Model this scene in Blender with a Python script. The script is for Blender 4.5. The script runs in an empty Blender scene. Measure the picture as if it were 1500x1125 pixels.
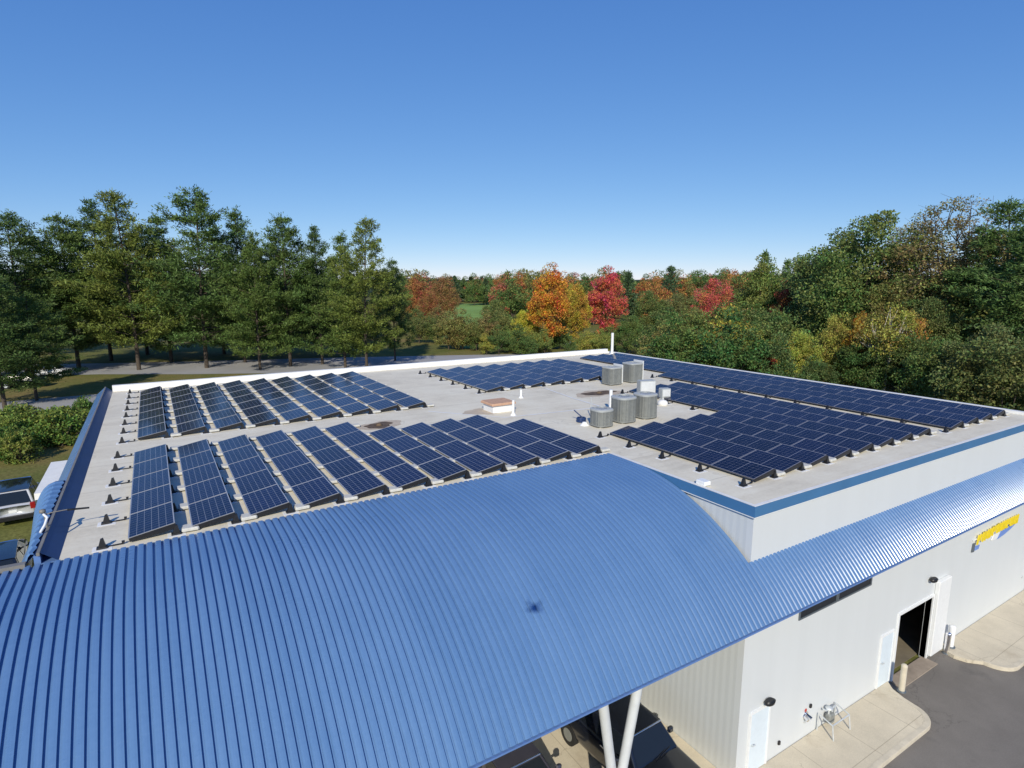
import bpy, bmesh, math, random
import numpy as np
from mathutils import Vector, Matrix
R = math.radians
scene = bpy.context.scene
COL = scene.collection
random.seed(7)

# ------------------------------------------------------------------ camera, sky, sun, exposure
CAM_H = 14.8
YAW = R(31.5219); PITCH = R(9.7029)
cd = bpy.data.cameras.new('camera'); cam = bpy.data.objects.new('camera', cd); COL.objects.link(cam)
cam.location = (0, 0, CAM_H); cam.rotation_euler = (R(90) - PITCH, 0, -YAW)
cd.sensor_width = 36; cd.lens = 858.48 / 1500 * 36; cd.clip_end = 20000; cd.clip_start = 0.05
scene.camera = cam
SUN_EL = R(31.03); SUN_AZ = R(33.9)            # light travels towards this azimuth (clockwise from +Y)
w = bpy.data.worlds.new('World'); scene.world = w; w.use_nodes = True
nt = w.node_tree; bg = nt.nodes['Background']
sky = nt.nodes.new('ShaderNodeTexSky'); sky.sky_type = 'NISHITA'; sky.sun_disc = False
sky.sun_elevation = SUN_EL; sky.sun_rotation = SUN_AZ + math.pi
sky.air_density = 0.8; sky.dust_density = 0.0; sky.ozone_density = 6.0; sky.altitude = 1500
BGS = 0.1                                       # each channel of the sky is shaped a little: c' = k * c^g
sep = nt.nodes.new('ShaderNodeSeparateColor'); com = nt.nodes.new('ShaderNodeCombineColor'); nt.links.new(sky.outputs[0], sep.inputs[0])
for ch, (g_, k_) in enumerate(((.98, 1.12), (.72, .90), (.42, .935))):
    pw = nt.nodes.new('ShaderNodeMath'); pw.operation = 'POWER'; pw.inputs[1].default_value = g_; nt.links.new(sep.outputs[ch], pw.inputs[0])
    ml = nt.nodes.new('ShaderNodeMath'); ml.operation = 'MULTIPLY'; ml.inputs[1].default_value = k_ * BGS ** g_ / BGS; nt.links.new(pw.outputs[0], ml.inputs[0]); nt.links.new(ml.outputs[0], com.inputs[ch])
nt.links.new(com.outputs[0], bg.inputs[0]); bg.inputs[1].default_value = BGS
sd = bpy.data.lights.new('sun', 'SUN'); sd.energy = 4.4; sd.angle = R(0.5); sd.color = (1.0, 0.925, 0.77)
so = bpy.data.objects.new('sun', sd); COL.objects.link(so)
ldir = Vector((math.sin(SUN_AZ) * math.cos(SUN_EL), math.cos(SUN_AZ) * math.cos(SUN_EL), -math.sin(SUN_EL)))
so.rotation_euler = ldir.to_track_quat('-Z', 'Y').to_euler(); so.location = (-20, -30, 40)
vs = scene.view_settings; vs.view_transform = 'Standard'; vs.look = 'None'; vs.gamma = 1; vs.use_curve_mapping = False
vs.exposure = 0.0
scene.render.engine = 'CYCLES'; scene.cycles.max_bounces = 6; scene.cycles.transparent_max_bounces = 8

# ------------------------------------------------------------------ helpers
def tag(o, label=None, cat=None, group=None, kind=None):
    if label: o['label'] = label
    if cat: o['category'] = cat
    if group: o['group'] = group
    if kind: o['kind'] = kind
    return o
def link(name, me, m=None, parent=None):
    o = bpy.data.objects.new(name, me); COL.objects.link(o)
    if m and not me.materials: me.materials.append(m)
    if parent: o.parent = parent
    return o
def thing(name, label, cat, loc=(0, 0, 0), rz=0, group=None):
    o = bpy.data.objects.new(name, None); COL.objects.link(o); o.location = loc; o.rotation_euler = (0, 0, rz)
    o.empty_display_size = 0.2
    return tag(o, label, cat, group)
def copy_tree(o, parent=None):
    c = o.copy(); COL.objects.link(c)
    if parent: c.parent = parent
    for ch in [x for x in KIDS.get(o, [])]:
        copy_tree(ch, c)
    return c
KIDS = {}
def kids(o):
    KIDS[o] = list(o.children)
    for c in o.children: kids(c)
class MB:
    """collects vertices and faces, then links them as ONE mesh object"""
    def __init__(s): s.v = []; s.f = []; s.sm = []
    def add(s, vs, fs, smooth=False):
        b = len(s.v); s.v += [tuple(x) for x in vs]; s.f += [tuple(i + b for i in f) for f in fs]; s.sm += [smooth] * len(fs); return s
    def box(s, a, b, M=None):
        x0, y0, z0 = a; x1, y1, z1 = b
        vs = [(x0, y0, z0), (x1, y0, z0), (x1, y1, z0), (x0, y1, z0), (x0, y0, z1), (x1, y0, z1), (x1, y1, z1), (x0, y1, z1)]
        if M: vs = [M @ Vector(v) for v in vs]
        return s.add(vs, [(0, 3, 2, 1), (4, 5, 6, 7), (0, 1, 5, 4), (1, 2, 6, 5), (2, 3, 7, 6), (3, 0, 4, 7)])
    def rbox(s, a, b, r=0.02, M=None):
        """box with chamfered vertical and top edges"""
        x0, y0, z0 = a; x1, y1, z1 = b
        def ring(i, z): return [(x0 + r + i, y0 + i, z), (x1 - r - i, y0 + i, z), (x1 - i, y0 + r + i, z), (x1 - i, y1 - r - i, z), (x1 - r - i, y1 - i, z), (x0 + r + i, y1 - i, z), (x0 + i, y1 - r - i, z), (x0 + i, y0 + r + i, z)]
        vs = ring(0, z0) + ring(0, z1 - r) + ring(r * .7, z1)
        if M: vs = [M @ Vector(v) for v in vs]
        fs = [tuple(range(7, -1, -1)), tuple(range(16, 24))]
        for k in (0, 8):
            for i in range(8): j = (i + 1) % 8; fs.append((k + i, k + j, k + 8 + j, k + 8 + i))
        return s.add(vs, fs)
    def tube(s, p0, p1, r0, r1=None, n=10, caps=True):
        r1 = r0 if r1 is None else r1
        p0 = Vector(p0); p1 = Vector(p1); d = (p1 - p0); d.normalize()
        a = d.orthogonal().normalized(); b = d.cross(a)
        vs = []
        for p, r in ((p0, r0), (p1, r1)):
            for i in range(n):
                t = 2 * math.pi * i / n; vs.append(p + (a * math.cos(t) + b * math.sin(t)) * r)
        k = len(s.f)
        s.add(vs, [(i, (i + 1) % n, n + (i + 1) % n, n + i) for i in range(n)], True)
        if caps: s.add(vs, [tuple(range(n - 1, -1, -1)), tuple(range(n, 2 * n))])
        return s
    def path(s, pts, r, n=8):
        for a, b in zip(pts[:-1], pts[1:]): s.tube(a, b, r, r, n)
        return s
    def prism(s, poly, z0, z1, M=None):
        n = len(poly)
        vs = [(x, y, z0) for x, y in poly] + [(x, y, z1) for x, y in poly]
        if M: vs = [M @ Vector(v) for v in vs]
        return s.add(vs, [tuple(range(n - 1, -1, -1)), tuple(range(n, 2 * n))] + [(i, (i + 1) % n, n + (i + 1) % n, n + i) for i in range(n)])
    def lathe(s, prof, c=(0, 0, 0), n=20, smooth=True):
        vs = []; m = len(prof)
        for r, z in prof:
            for i in range(n): t = 2 * math.pi * i / n; vs.append((c[0] + r * math.cos(t), c[1] + r * math.sin(t), c[2] + z))
        fs = [(k * n + i, k * n + (i + 1) % n, (k + 1) * n + (i + 1) % n, (k + 1) * n + i) for k in range(m - 1) for i in range(n)]
        s.add(vs, fs, smooth); s.add(vs[:n], [tuple(range(n - 1, -1, -1))]); s.add(vs[-n:], [tuple(range(n))]); return s
    def mesh(s, name):
        me = bpy.data.meshes.new(name); me.from_pydata(s.v, [], s.f); me.update()
        if any(s.sm): me.polygons.foreach_set('use_smooth', s.sm)
        return me
    def build(s, name, m=None, parent=None): return link(name, s.mesh(name), m, parent)
def np_mesh(name, V, F, smooth=False):
    V = np.asarray(V, np.float32); F = np.asarray(F, np.int32); k = F.shape[1]
    me = bpy.data.meshes.new(name); me.vertices.add(len(V)); me.vertices.foreach_set('co', V.ravel())
    me.loops.add(F.size); me.loops.foreach_set('vertex_index', F.ravel())
    me.polygons.add(len(F)); me.polygons.foreach_set('loop_start', np.arange(0, F.size, k, dtype=np.int32))
    if smooth: me.polygons.foreach_set('use_smooth', np.ones(len(F), bool))
    me.update(calc_edges=True); me.validate(); return me

# ------------------------------------------------------------------ materials
def new_mat(name):
    m = bpy.data.materials.new(name); m.use_nodes = True; t = m.node_tree
    return m, t, t.nodes['Principled BSDF']
def N(t, typ, **kw):
    n = t.nodes.new(typ)
    for k, v in kw.items():
        if k.startswith('i_'): n.inputs[int(k[2:]) if k[2:].isdigit() else k[2:]].default_value = v
        else: setattr(n, k, v)
    return n
def mat(name, col, rough=0.6, metal=0.0, var=0.0, scale=3.0, bump=0.0, bscale=30.0, spec=0.5, coat=0.0, col2=None, detail=6, space='Object'):
    """plain material with optional two-tone noise and fine bump"""
    m, t, b = new_mat(name)
    b.inputs['Base Color'].default_value = (*col, 1); b.inputs['Roughness'].default_value = rough; b.inputs['Metallic'].default_value = metal
    b.inputs['Specular IOR Level'].default_value = spec
    if coat: b.inputs['Coat Weight'].default_value = coat; b.inputs['Coat Roughness'].default_value = 0.05
    tc = N(t, 'ShaderNodeTexCoord')
    src = tc.outputs['Object']
    if space == 'World': src = N(t, 'ShaderNodeNewGeometry').outputs['Position']
    if var or col2:
        n1 = N(t, 'ShaderNodeTexNoise'); n1.inputs['Scale'].default_value = scale; n1.inputs['Detail'].default_value = detail; n1.inputs['Roughness'].default_value = 0.65
        t.links.new(src, n1.inputs['Vector'])
        cr = N(t, 'ShaderNodeValToRGB'); cr.color_ramp.elements[0].position = 0.32; cr.color_ramp.elements[1].position = 0.68
        a = tuple(c * (1 - var) for c in col); c2 = col2 or tuple(min(1, c * (1 + var)) for c in col)
        cr.color_ramp.elements[0].color = (*a, 1); cr.color_ramp.elements[1].color = (*c2, 1)
        t.links.new(n1.outputs['Fac'], cr.inputs['Fac']); t.links.new(cr.outputs['Color'], b.inputs['Base Color'])
    if bump:
        n2 = N(t, 'ShaderNodeTexNoise'); n2.inputs['Scale'].default_value = bscale; n2.inputs['Detail'].default_value = 4
        t.links.new(src, n2.inputs['Vector'])
        bp = N(t, 'ShaderNodeBump'); bp.inputs['Strength'].default_value = bump; bp.inputs['Distance'].default_value = 0.02
        t.links.new(n2.outputs['Fac'], bp.inputs['Height']); t.links.new(bp.outputs['Normal'], b.inputs['Normal'])
    return m
def math_node(t, op, a, b=None):
    n = N(t, 'ShaderNodeMath', operation=op)
    for i, x in enumerate((a, b)):
        if x is None: continue
        if isinstance(x, (int, float)): n.inputs[i].default_value = x
        else: t.links.new(x, n.inputs[i])
    return n.outputs[0]
def wall_mat(name, col, period=0.2, strength=0.6, rough=0.45):
    """vertically ribbed painted metal siding with faint streaks of dirt"""
    m, t, b = new_mat(name); b.inputs['Roughness'].default_value = rough
    pos = N(t, 'ShaderNodeNewGeometry').outputs['Position']; sx = N(t, 'ShaderNodeSeparateXYZ'); t.links.new(pos, sx.inputs[0])
    s = math_node(t, 'ADD', sx.outputs[0], sx.outputs[1]); fr = math_node(t, 'FRACT', math_node(t, 'DIVIDE', s, period))
    tri = math_node(t, 'ABSOLUTE', math_node(t, 'SUBTRACT', fr, 0.5)); st = math_node(t, 'SMOOTH_MIN', tri, 0.12)
    bp = N(t, 'ShaderNodeBump'); bp.inputs['Strength'].default_value = strength; bp.inputs['Distance'].default_value = 0.05
    t.links.new(tri, bp.inputs['Height']); t.links.new(bp.outputs['Normal'], b.inputs['Normal'])
    mp = N(t, 'ShaderNodeMapping'); mp.inputs['Scale'].default_value = (1.2, 1.2, 0.12); t.links.new(pos, mp.inputs['Vector'])
    n1 = N(t, 'ShaderNodeTexNoise'); n1.inputs['Scale'].default_value = 1.3; n1.inputs['Detail'].default_value = 8; t.links.new(mp.outputs[0], n1.inputs['Vector'])
    cr = N(t, 'ShaderNodeValToRGB'); cr.color_ramp.elements[0].position = .25; cr.color_ramp.elements[1].position = .7
    cr.color_ramp.elements[0].color = (*[c * .965 for c in col], 1); cr.color_ramp.elements[1].color = (*col, 1)
    t.links.new(n1.outputs['Fac'], cr.inputs['Fac']); t.links.new(cr.outputs['Color'], b.inputs['Base Color'])
    return m
def cell_mat(name, cell, line, nx, ny, sx, sy, margin, gap, mid=False):
    """photovoltaic cells: a grid of cells on a pale backsheet under glass (object space, metres)"""
    m, t, b = new_mat(name); b.inputs['Roughness'].default_value = 0.12; b.inputs['Specular IOR Level'].default_value = 0.27
    tc = N(t, 'ShaderNodeTexCoord'); s = N(t, 'ShaderNodeSeparateXYZ'); t.links.new(tc.outputs['Object'], s.inputs[0])
    def grid(o, size, n):
        u = math_node(t, 'DIVIDE', math_node(t, 'ADD', o, size / 2 - margin), (size - 2 * margin) / n)
        f = math_node(t, 'FRACT', u)
        d = math_node(t, 'SUBTRACT', 0.5, math_node(t, 'ABSOLUTE', math_node(t, 'SUBTRACT', f, 0.5)))
        g = math_node(t, 'LESS_THAN', d, gap / ((size - 2 * margin) / n) / 2)
        e = math_node(t, 'GREATER_THAN', math_node(t, 'ABSOLUTE', o), size / 2 - margin)
        return g, e, u
    gx, ex, ux = grid(s.outputs[0], sx, nx); gy, ey, uy = grid(s.outputs[1], sy, ny)
    edge = math_node(t, 'MAXIMUM', ex, ey); g = math_node(t, 'MAXIMUM', gx, gy)
    if mid: edge = math_node(t, 'MAXIMUM', edge, math_node(t, 'MULTIPLY', math_node(t, 'LESS_THAN', math_node(t, 'ABSOLUTE', s.outputs[1]), 0.008), 0.55))
    # per-cell tone
    fl = N(t, 'ShaderNodeCombineXYZ'); t.links.new(math_node(t, 'FLOOR', ux), fl.inputs[0]); t.links.new(math_node(t, 'FLOOR', uy), fl.inputs[1])
    oi = N(t, 'ShaderNodeObjectInfo'); t.links.new(oi.outputs['Random'], fl.inputs[2])
    wn = N(t, 'ShaderNodeTexWhiteNoise'); wn.noise_dimensions = '3D'; t.links.new(fl.outputs[0], wn.inputs['Vector'])
    k = math_node(t, 'ADD', math_node(t, 'MULTIPLY', wn.outputs['Value'], 0.35), math_node(t, 'ADD', 0.62, math_node(t, 'MULTIPLY', oi.outputs['Random'], 0.4)))
    cm = N(t, 'ShaderNodeVectorMath', operation='SCALE'); cm.inputs[0].default_value = cell; t.links.new(k, cm.inputs['Scale'])
    mx = N(t, 'ShaderNodeMix', data_type='RGBA'); mx.inputs[7].default_value = (*[c * .55 for c in line], 1)
    t.links.new(g, mx.inputs[0]); t.links.new(cm.outputs[0], mx.inputs[6])
    m2 = N(t, 'ShaderNodeMix', data_type='RGBA'); m2.inputs[7].default_value = (*line, 1)
    t.links.new(edge, m2.inputs[0]); t.links.new(mx.outputs[2], m2.inputs[6]); t.links.new(m2.outputs[2], b.inputs['Base Color'])
    # a little dust dulls the glass
    n1 = N(t, 'ShaderNodeTexNoise'); n1.inputs['Scale'].default_value = 2.2; n1.inputs['Detail'].default_value = 7; t.links.new(tc.outputs['Object'], n1.inputs['Vector'])
    t.links.new(math_node(t, 'ADD', 0.05, math_node(t, 'MULTIPLY', n1.outputs['Fac'], 0.10)), b.inputs['Roughness'])
    return m
def leaf_mat(name, hue=0.05, lo=0.55, hi=1.4, trans=0.3, rough=0.55, patch=0.0):
    m, t, b = new_mat(name); b.inputs['Roughness'].default_value = rough; b.inputs['Specular IOR Level'].default_value = 0.25
    oi = N(t, 'ShaderNodeObjectInfo'); ge = N(t, 'ShaderNodeNewGeometry')
    h = N(t, 'ShaderNodeHueSaturation'); pm = N(t, 'ShaderNodeMix', data_type='RGBA'); pm.inputs[7].default_value = (.085, .125, .032, 1); t.links.new(oi.outputs['Color'], pm.inputs[6]); t.links.new(pm.outputs[2], h.inputs['Color'])
    tc = N(t, 'ShaderNodeTexCoord'); n1 = N(t, 'ShaderNodeTexNoise'); n1.inputs['Scale'].default_value = 0.35; n1.inputs['Detail'].default_value = 3
    t.links.new(tc.outputs['Object'], n1.inputs['Vector'])
    n9 = N(t, 'ShaderNodeTexNoise'); n9.inputs['Scale'].default_value = .55; n9.inputs['Detail'].default_value = 5; t.links.new(tc.outputs['Object'], n9.inputs['Vector'])
    mr9 = N(t, 'ShaderNodeMapRange'); mr9.inputs[1].default_value = .48; mr9.inputs[2].default_value = .66; mr9.inputs[4].default_value = patch; t.links.new(n9.outputs['Fac'], mr9.inputs[0]); t.links.new(mr9.outputs[0], pm.inputs[0])
    rnd = ge.outputs['Random Per Island']
    hh = math_node(t, 'ADD', math_node(t, 'MULTIPLY', math_node(t, 'SUBTRACT', rnd, 0.5), hue), math_node(t, 'MULTIPLY', math_node(t, 'SUBTRACT', n1.outputs['Fac'], 0.5), -hue * 2.4))
    t.links.new(math_node(t, 'ADD', hh, 0.5), h.inputs['Hue'])
    v = math_node(t, 'ADD', lo, math_node(t, 'MULTIPLY', math_node(t, 'FRACT', math_node(t, 'MULTIPLY', rnd, 7.31)), hi - lo)); t.links.new(v, h.inputs['Value'])
    t.links.new(h.outputs[0], b.inputs['Base Color'])
    tr = N(t, 'ShaderNodeBsdfTranslucent'); t.links.new(h.outputs[0], tr.inputs[0])
    mx = N(t, 'ShaderNodeMixShader'); mx.inputs[0].default_value = trans
    t.links.new(b.outputs[0], mx.inputs[1]); t.links.new(tr.outputs[0], mx.inputs[2]); t.links.new(mx.outputs[0], t.nodes['Material Output'].inputs[0])
    return m
M = dict(
    membrane=mat('roof_membrane', (.63, .59, .52), .8, var=.14, scale=.55, bump=.25, bscale=14, detail=9, space='World'),
    white_membrane=mat('white_membrane', (.80, .80, .78), .55, var=.06, scale=1.5, space='World'),
    seam=mat('white_seam', (.74, .73, .70), .6, var=.08, scale=4, space='World'),
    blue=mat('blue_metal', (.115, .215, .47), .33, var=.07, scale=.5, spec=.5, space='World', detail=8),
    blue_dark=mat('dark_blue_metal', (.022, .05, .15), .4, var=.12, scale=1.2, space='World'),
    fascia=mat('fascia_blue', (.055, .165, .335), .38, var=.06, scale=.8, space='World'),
    trim=mat('grey_trim', (.20, .19, .17), .5, var=.15, scale=3),
    wall=wall_mat('white_siding', (.60, .625, .63), 0.24, .13),
    wall_smooth=wall_mat('white_siding_smooth', (.635, .66, .67), 0.30, .03),
    white=mat('white_paint', (.78, .79, .79), .4, var=.04, scale=6),
    pale=mat('pale_door_paint', (.66, .74, .80), .4, var=.03, scale=5),
    steel=mat('galvanised_steel', (.62, .65, .66), .42, metal=.35, var=.12, scale=7),
    chrome=mat('chrome', (.8, .8, .82), .12, metal=1.0),
    black=mat('black_plastic', (.012, .012, .014), .45, var=.3, scale=20),
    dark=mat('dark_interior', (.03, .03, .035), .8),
    frame=mat('anodised_frame', (.40, .41, .43), .42, metal=.4, var=.08, scale=8),
    poly=cell_mat('poly_cells', (.006, .009, .042), (.37, .40, .47), 6, 10, .975, 1.635, .014, .010),
    mono=cell_mat('mono_cells', (.006, .008, .030), (.44, .46, .53), 6, 10, .975, 1.635, .016, .004, mid=True),
    block=mat('concrete_block', (.55, .54, .49), .85, var=.12, scale=9, bump=.3, bscale=50),
    concrete=mat('concrete', (.54, .48, .37), .85, var=.17, scale=.9, bump=.15, bscale=40, detail=9, space='World'),
    curb=mat('kerb_concrete', (.58, .52, .41), .85, var=.12, scale=3, space='World'),
    asphalt=mat('asphalt', (.19, .174, .156), .9, var=.14, scale=.5, bump=.5, bscale=60, detail=10, space='World'),
    road=mat('road_asphalt', (.33, .325, .325), .9, var=.12, scale=.2, space='World'),
    ramp=mat('ramp_concrete', (.34, .28, .22), .9, var=.2, scale=1.5, space='World'),
    floor_in=mat('shop_floor', (.20, .17, .12), .7, var=.2, scale=1.0, space='World'),
    glass=mat('dark_glass', (.012, .016, .022), .06, spec=.6),
    ac=mat('ac_paint', (.215, .225, .215), .55, var=.1, scale=5),
    ac_light=mat('ac_light_paint', (.38, .40, .40), .5, var=.07, scale=5),
    ac_pale=mat('column_paint', (.60, .62, .63), .45, var=.06, scale=4),
    lid=mat('tan_lid', (.52, .32, .21), .8, var=.15, scale=5),
    rust=mat('rust_orange', (.40, .20, .13), .85, var=.25, scale=6),
    stain=mat('rust_stain', (.11, .075, .045), .8, var=.55, scale=3.5, space='World'),
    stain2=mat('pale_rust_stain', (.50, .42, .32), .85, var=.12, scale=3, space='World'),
    bark=mat('bark', (.075, .058, .043), .9, var=.4, scale=5, bump=.6, bscale=14),
    birch=mat('birch_bark', (.52, .47, .39), .8, var=.3, scale=4),
    yellow=mat('sign_yellow', (.78, .60, .02), .4, var=.06, scale=8),
    sign_blue=mat('sign_blue', (.16, .27, .62), .4), sign_grey=mat('sign_grey', (.10, .12, .14), .4),
    car_black=mat('black_car_paint', (.007, .009, .016), .22, spec=.5, coat=.8, var=.2, scale=2),
    car_dark=mat('dark_violet_car_paint', (.045, .043, .060), .3, coat=.8, var=.1, scale=2),
    frame_dark=mat('dark_frame', (.13, .13, .15), .42, metal=.4),
    car_silver=mat('silver_car_paint', (.60, .61, .62), .28, metal=.3, coat=.6, var=.03, scale=3),
    car_white=mat('white_car_paint', (.80, .80, .80), .25, coat=.5, var=.03, scale=3),
    tyre=mat('tyre_rubber', (.015, .015, .015), .8), tail=mat('tail_lamp', (.25, .012, .012), .2), lamp=mat('lamp_glass', (.6, .6, .62), .12),
    red=mat('red_paint', (.45, .05, .04), .45), brass=mat('brass', (.45, .33, .14), .35, metal=.8),
    needles=leaf_mat('pine_needles', .03, .45, 1.65, .25), leaves=leaf_mat('broad_leaves', .09, .45, 1.6, .35, patch=.62),
)
def canopy_mat():
    m, t, b = new_mat('canopy_metal'); b.inputs['Specular IOR Level'].default_value = .75
    pos = N(t, 'ShaderNodeNewGeometry').outputs['Position']; sx = N(t, 'ShaderNodeSeparateXYZ'); t.links.new(pos, sx.inputs[0])
    sheet_i = math_node(t, 'FLOOR', math_node(t, 'DIVIDE', sx.outputs[0], .172 * 6))
    wn = N(t, 'ShaderNodeTexWhiteNoise', noise_dimensions='1D'); t.links.new(sheet_i, wn.inputs['W'])
    mp = N(t, 'ShaderNodeMapping'); mp.inputs['Scale'].default_value = (9, .35, .35); t.links.new(pos, mp.inputs['Vector'])
    n1 = N(t, 'ShaderNodeTexNoise'); n1.inputs['Scale'].default_value = 1; n1.inputs['Detail'].default_value = 8; t.links.new(mp.outputs[0], n1.inputs['Vector'])
    n2 = N(t, 'ShaderNodeTexNoise'); n2.inputs['Scale'].default_value = .35; n2.inputs['Detail'].default_value = 10; n2.inputs['Roughness'].default_value = .7; t.links.new(pos, n2.inputs['Vector'])
    n3 = N(t, 'ShaderNodeTexNoise'); n3.inputs['Scale'].default_value = 14; n3.inputs['Detail'].default_value = 6; t.links.new(pos, n3.inputs['Vector'])
    k = math_node(t, 'ADD', math_node(t, 'MULTIPLY', wn.outputs['Value'], .07), math_node(t, 'MULTIPLY', n1.outputs['Fac'], .22))
    k = math_node(t, 'ADD', k, math_node(t, 'MULTIPLY', n2.outputs['Fac'], .30)); k = math_node(t, 'ADD', k, math_node(t, 'MULTIPLY', n3.outputs['Fac'], .16))
    cr = N(t, 'ShaderNodeValToRGB'); cr.color_ramp.elements[0].position = .22; cr.color_ramp.elements[1].position = .52
    cr.color_ramp.elements[0].color = (.082, .175, .355, 1); cr.color_ramp.elements[1].color = (.128, .240, .44, 1)
    t.links.new(k, cr.inputs['Fac']); t.links.new(cr.outputs[0], b.inputs['Base Color'])
    t.links.new(math_node(t, 'ADD', .20, math_node(t, 'MULTIPLY', n2.outputs['Fac'], .16)), b.inputs['Roughness'])
    return m
M['canopy'] = canopy_mat()
def crack_mat(name, col, var, scale, rough, crack, cscale, joint=None, stain=None):
    """paving: mottled, with thin cracks, optional saw-cut joints and darker blots"""
    m, t, b = new_mat(name); b.inputs['Roughness'].default_value = rough; b.inputs['Specular IOR Level'].default_value = .3
    pos = N(t, 'ShaderNodeNewGeometry').outputs['Position']
    def noise(sc, d=8, r=.65):
        n = N(t, 'ShaderNodeTexNoise'); n.inputs['Scale'].default_value = sc; n.inputs['Detail'].default_value = d; n.inputs['Roughness'].default_value = r; t.links.new(pos, n.inputs['Vector']); return n
    f = math_node(t, 'ADD', math_node(t, 'MULTIPLY', noise(scale).outputs['Fac'], .6), math_node(t, 'MULTIPLY', noise(28, 3).outputs['Fac'], .4))
    cr = N(t, 'ShaderNodeValToRGB'); cr.color_ramp.elements[0].position = .36; cr.color_ramp.elements[1].position = .64
    cr.color_ramp.elements[0].color = (*[c * (1 - var) for c in col], 1); cr.color_ramp.elements[1].color = (*[c * (1 + var) for c in col], 1); t.links.new(f, cr.inputs[0])
    out = cr.outputs[0]
    def darken(out, mask, c):
        mx = N(t, 'ShaderNodeMix', data_type='RGBA'); mx.inputs[7].default_value = (*c, 1); t.links.new(mask, mx.inputs[0]); t.links.new(out, mx.inputs[6]); return mx.outputs[2]
    if stain:
        r = N(t, 'ShaderNodeMapRange'); r.inputs[1].default_value = .60; r.inputs[2].default_value = .72; r.inputs[4].default_value = .55; t.links.new(noise(.55, 5).outputs['Fac'], r.inputs[0]); out = darken(out, r.outputs[0], stain)
    dn = N(t, 'ShaderNodeVectorMath', operation='ADD'); sc = N(t, 'ShaderNodeVectorMath', operation='SCALE'); sc.inputs['Scale'].default_value = .8; t.links.new(noise(1.5, 5).outputs['Color'], sc.inputs[0]); t.links.new(pos, dn.inputs[0]); t.links.new(sc.outputs[0], dn.inputs[1])
    vo = N(t, 'ShaderNodeTexVoronoi', feature='DISTANCE_TO_EDGE'); vo.inputs['Scale'].default_value = cscale; t.links.new(dn.outputs[0], vo.inputs['Vector'])
    cm = math_node(t, 'MULTIPLY', math_node(t, 'LESS_THAN', vo.outputs[0], .012 * cscale), math_node(t, 'GREATER_THAN', noise(.4, 2).outputs['Fac'], .47)); out = darken(out, math_node(t, 'MULTIPLY', cm, .32), crack)
    if joint:
        sx = N(t, 'ShaderNodeSeparateXYZ'); t.links.new(pos, sx.inputs[0])
        for o in (0, 1):
            fr = math_node(t, 'FRACT', math_node(t, 'DIVIDE', math_node(t, 'ADD', sx.outputs[o], .45), joint)); out = darken(out, math_node(t, 'MULTIPLY', math_node(t, 'LESS_THAN', fr, .022 / joint), .55), crack)
    t.links.new(out, b.inputs['Base Color']); return m
M['concrete'] = crack_mat('concrete', (.60, .535, .415), .13, .8, .85, (.25, .21, .15), .3, 2.1, (.42, .35, .25))
M['asphalt'] = crack_mat('asphalt', (.19, .174, .156), .16, .5, .9, (.07, .065, .06), .35, None, (.105, .10, .095))
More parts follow.
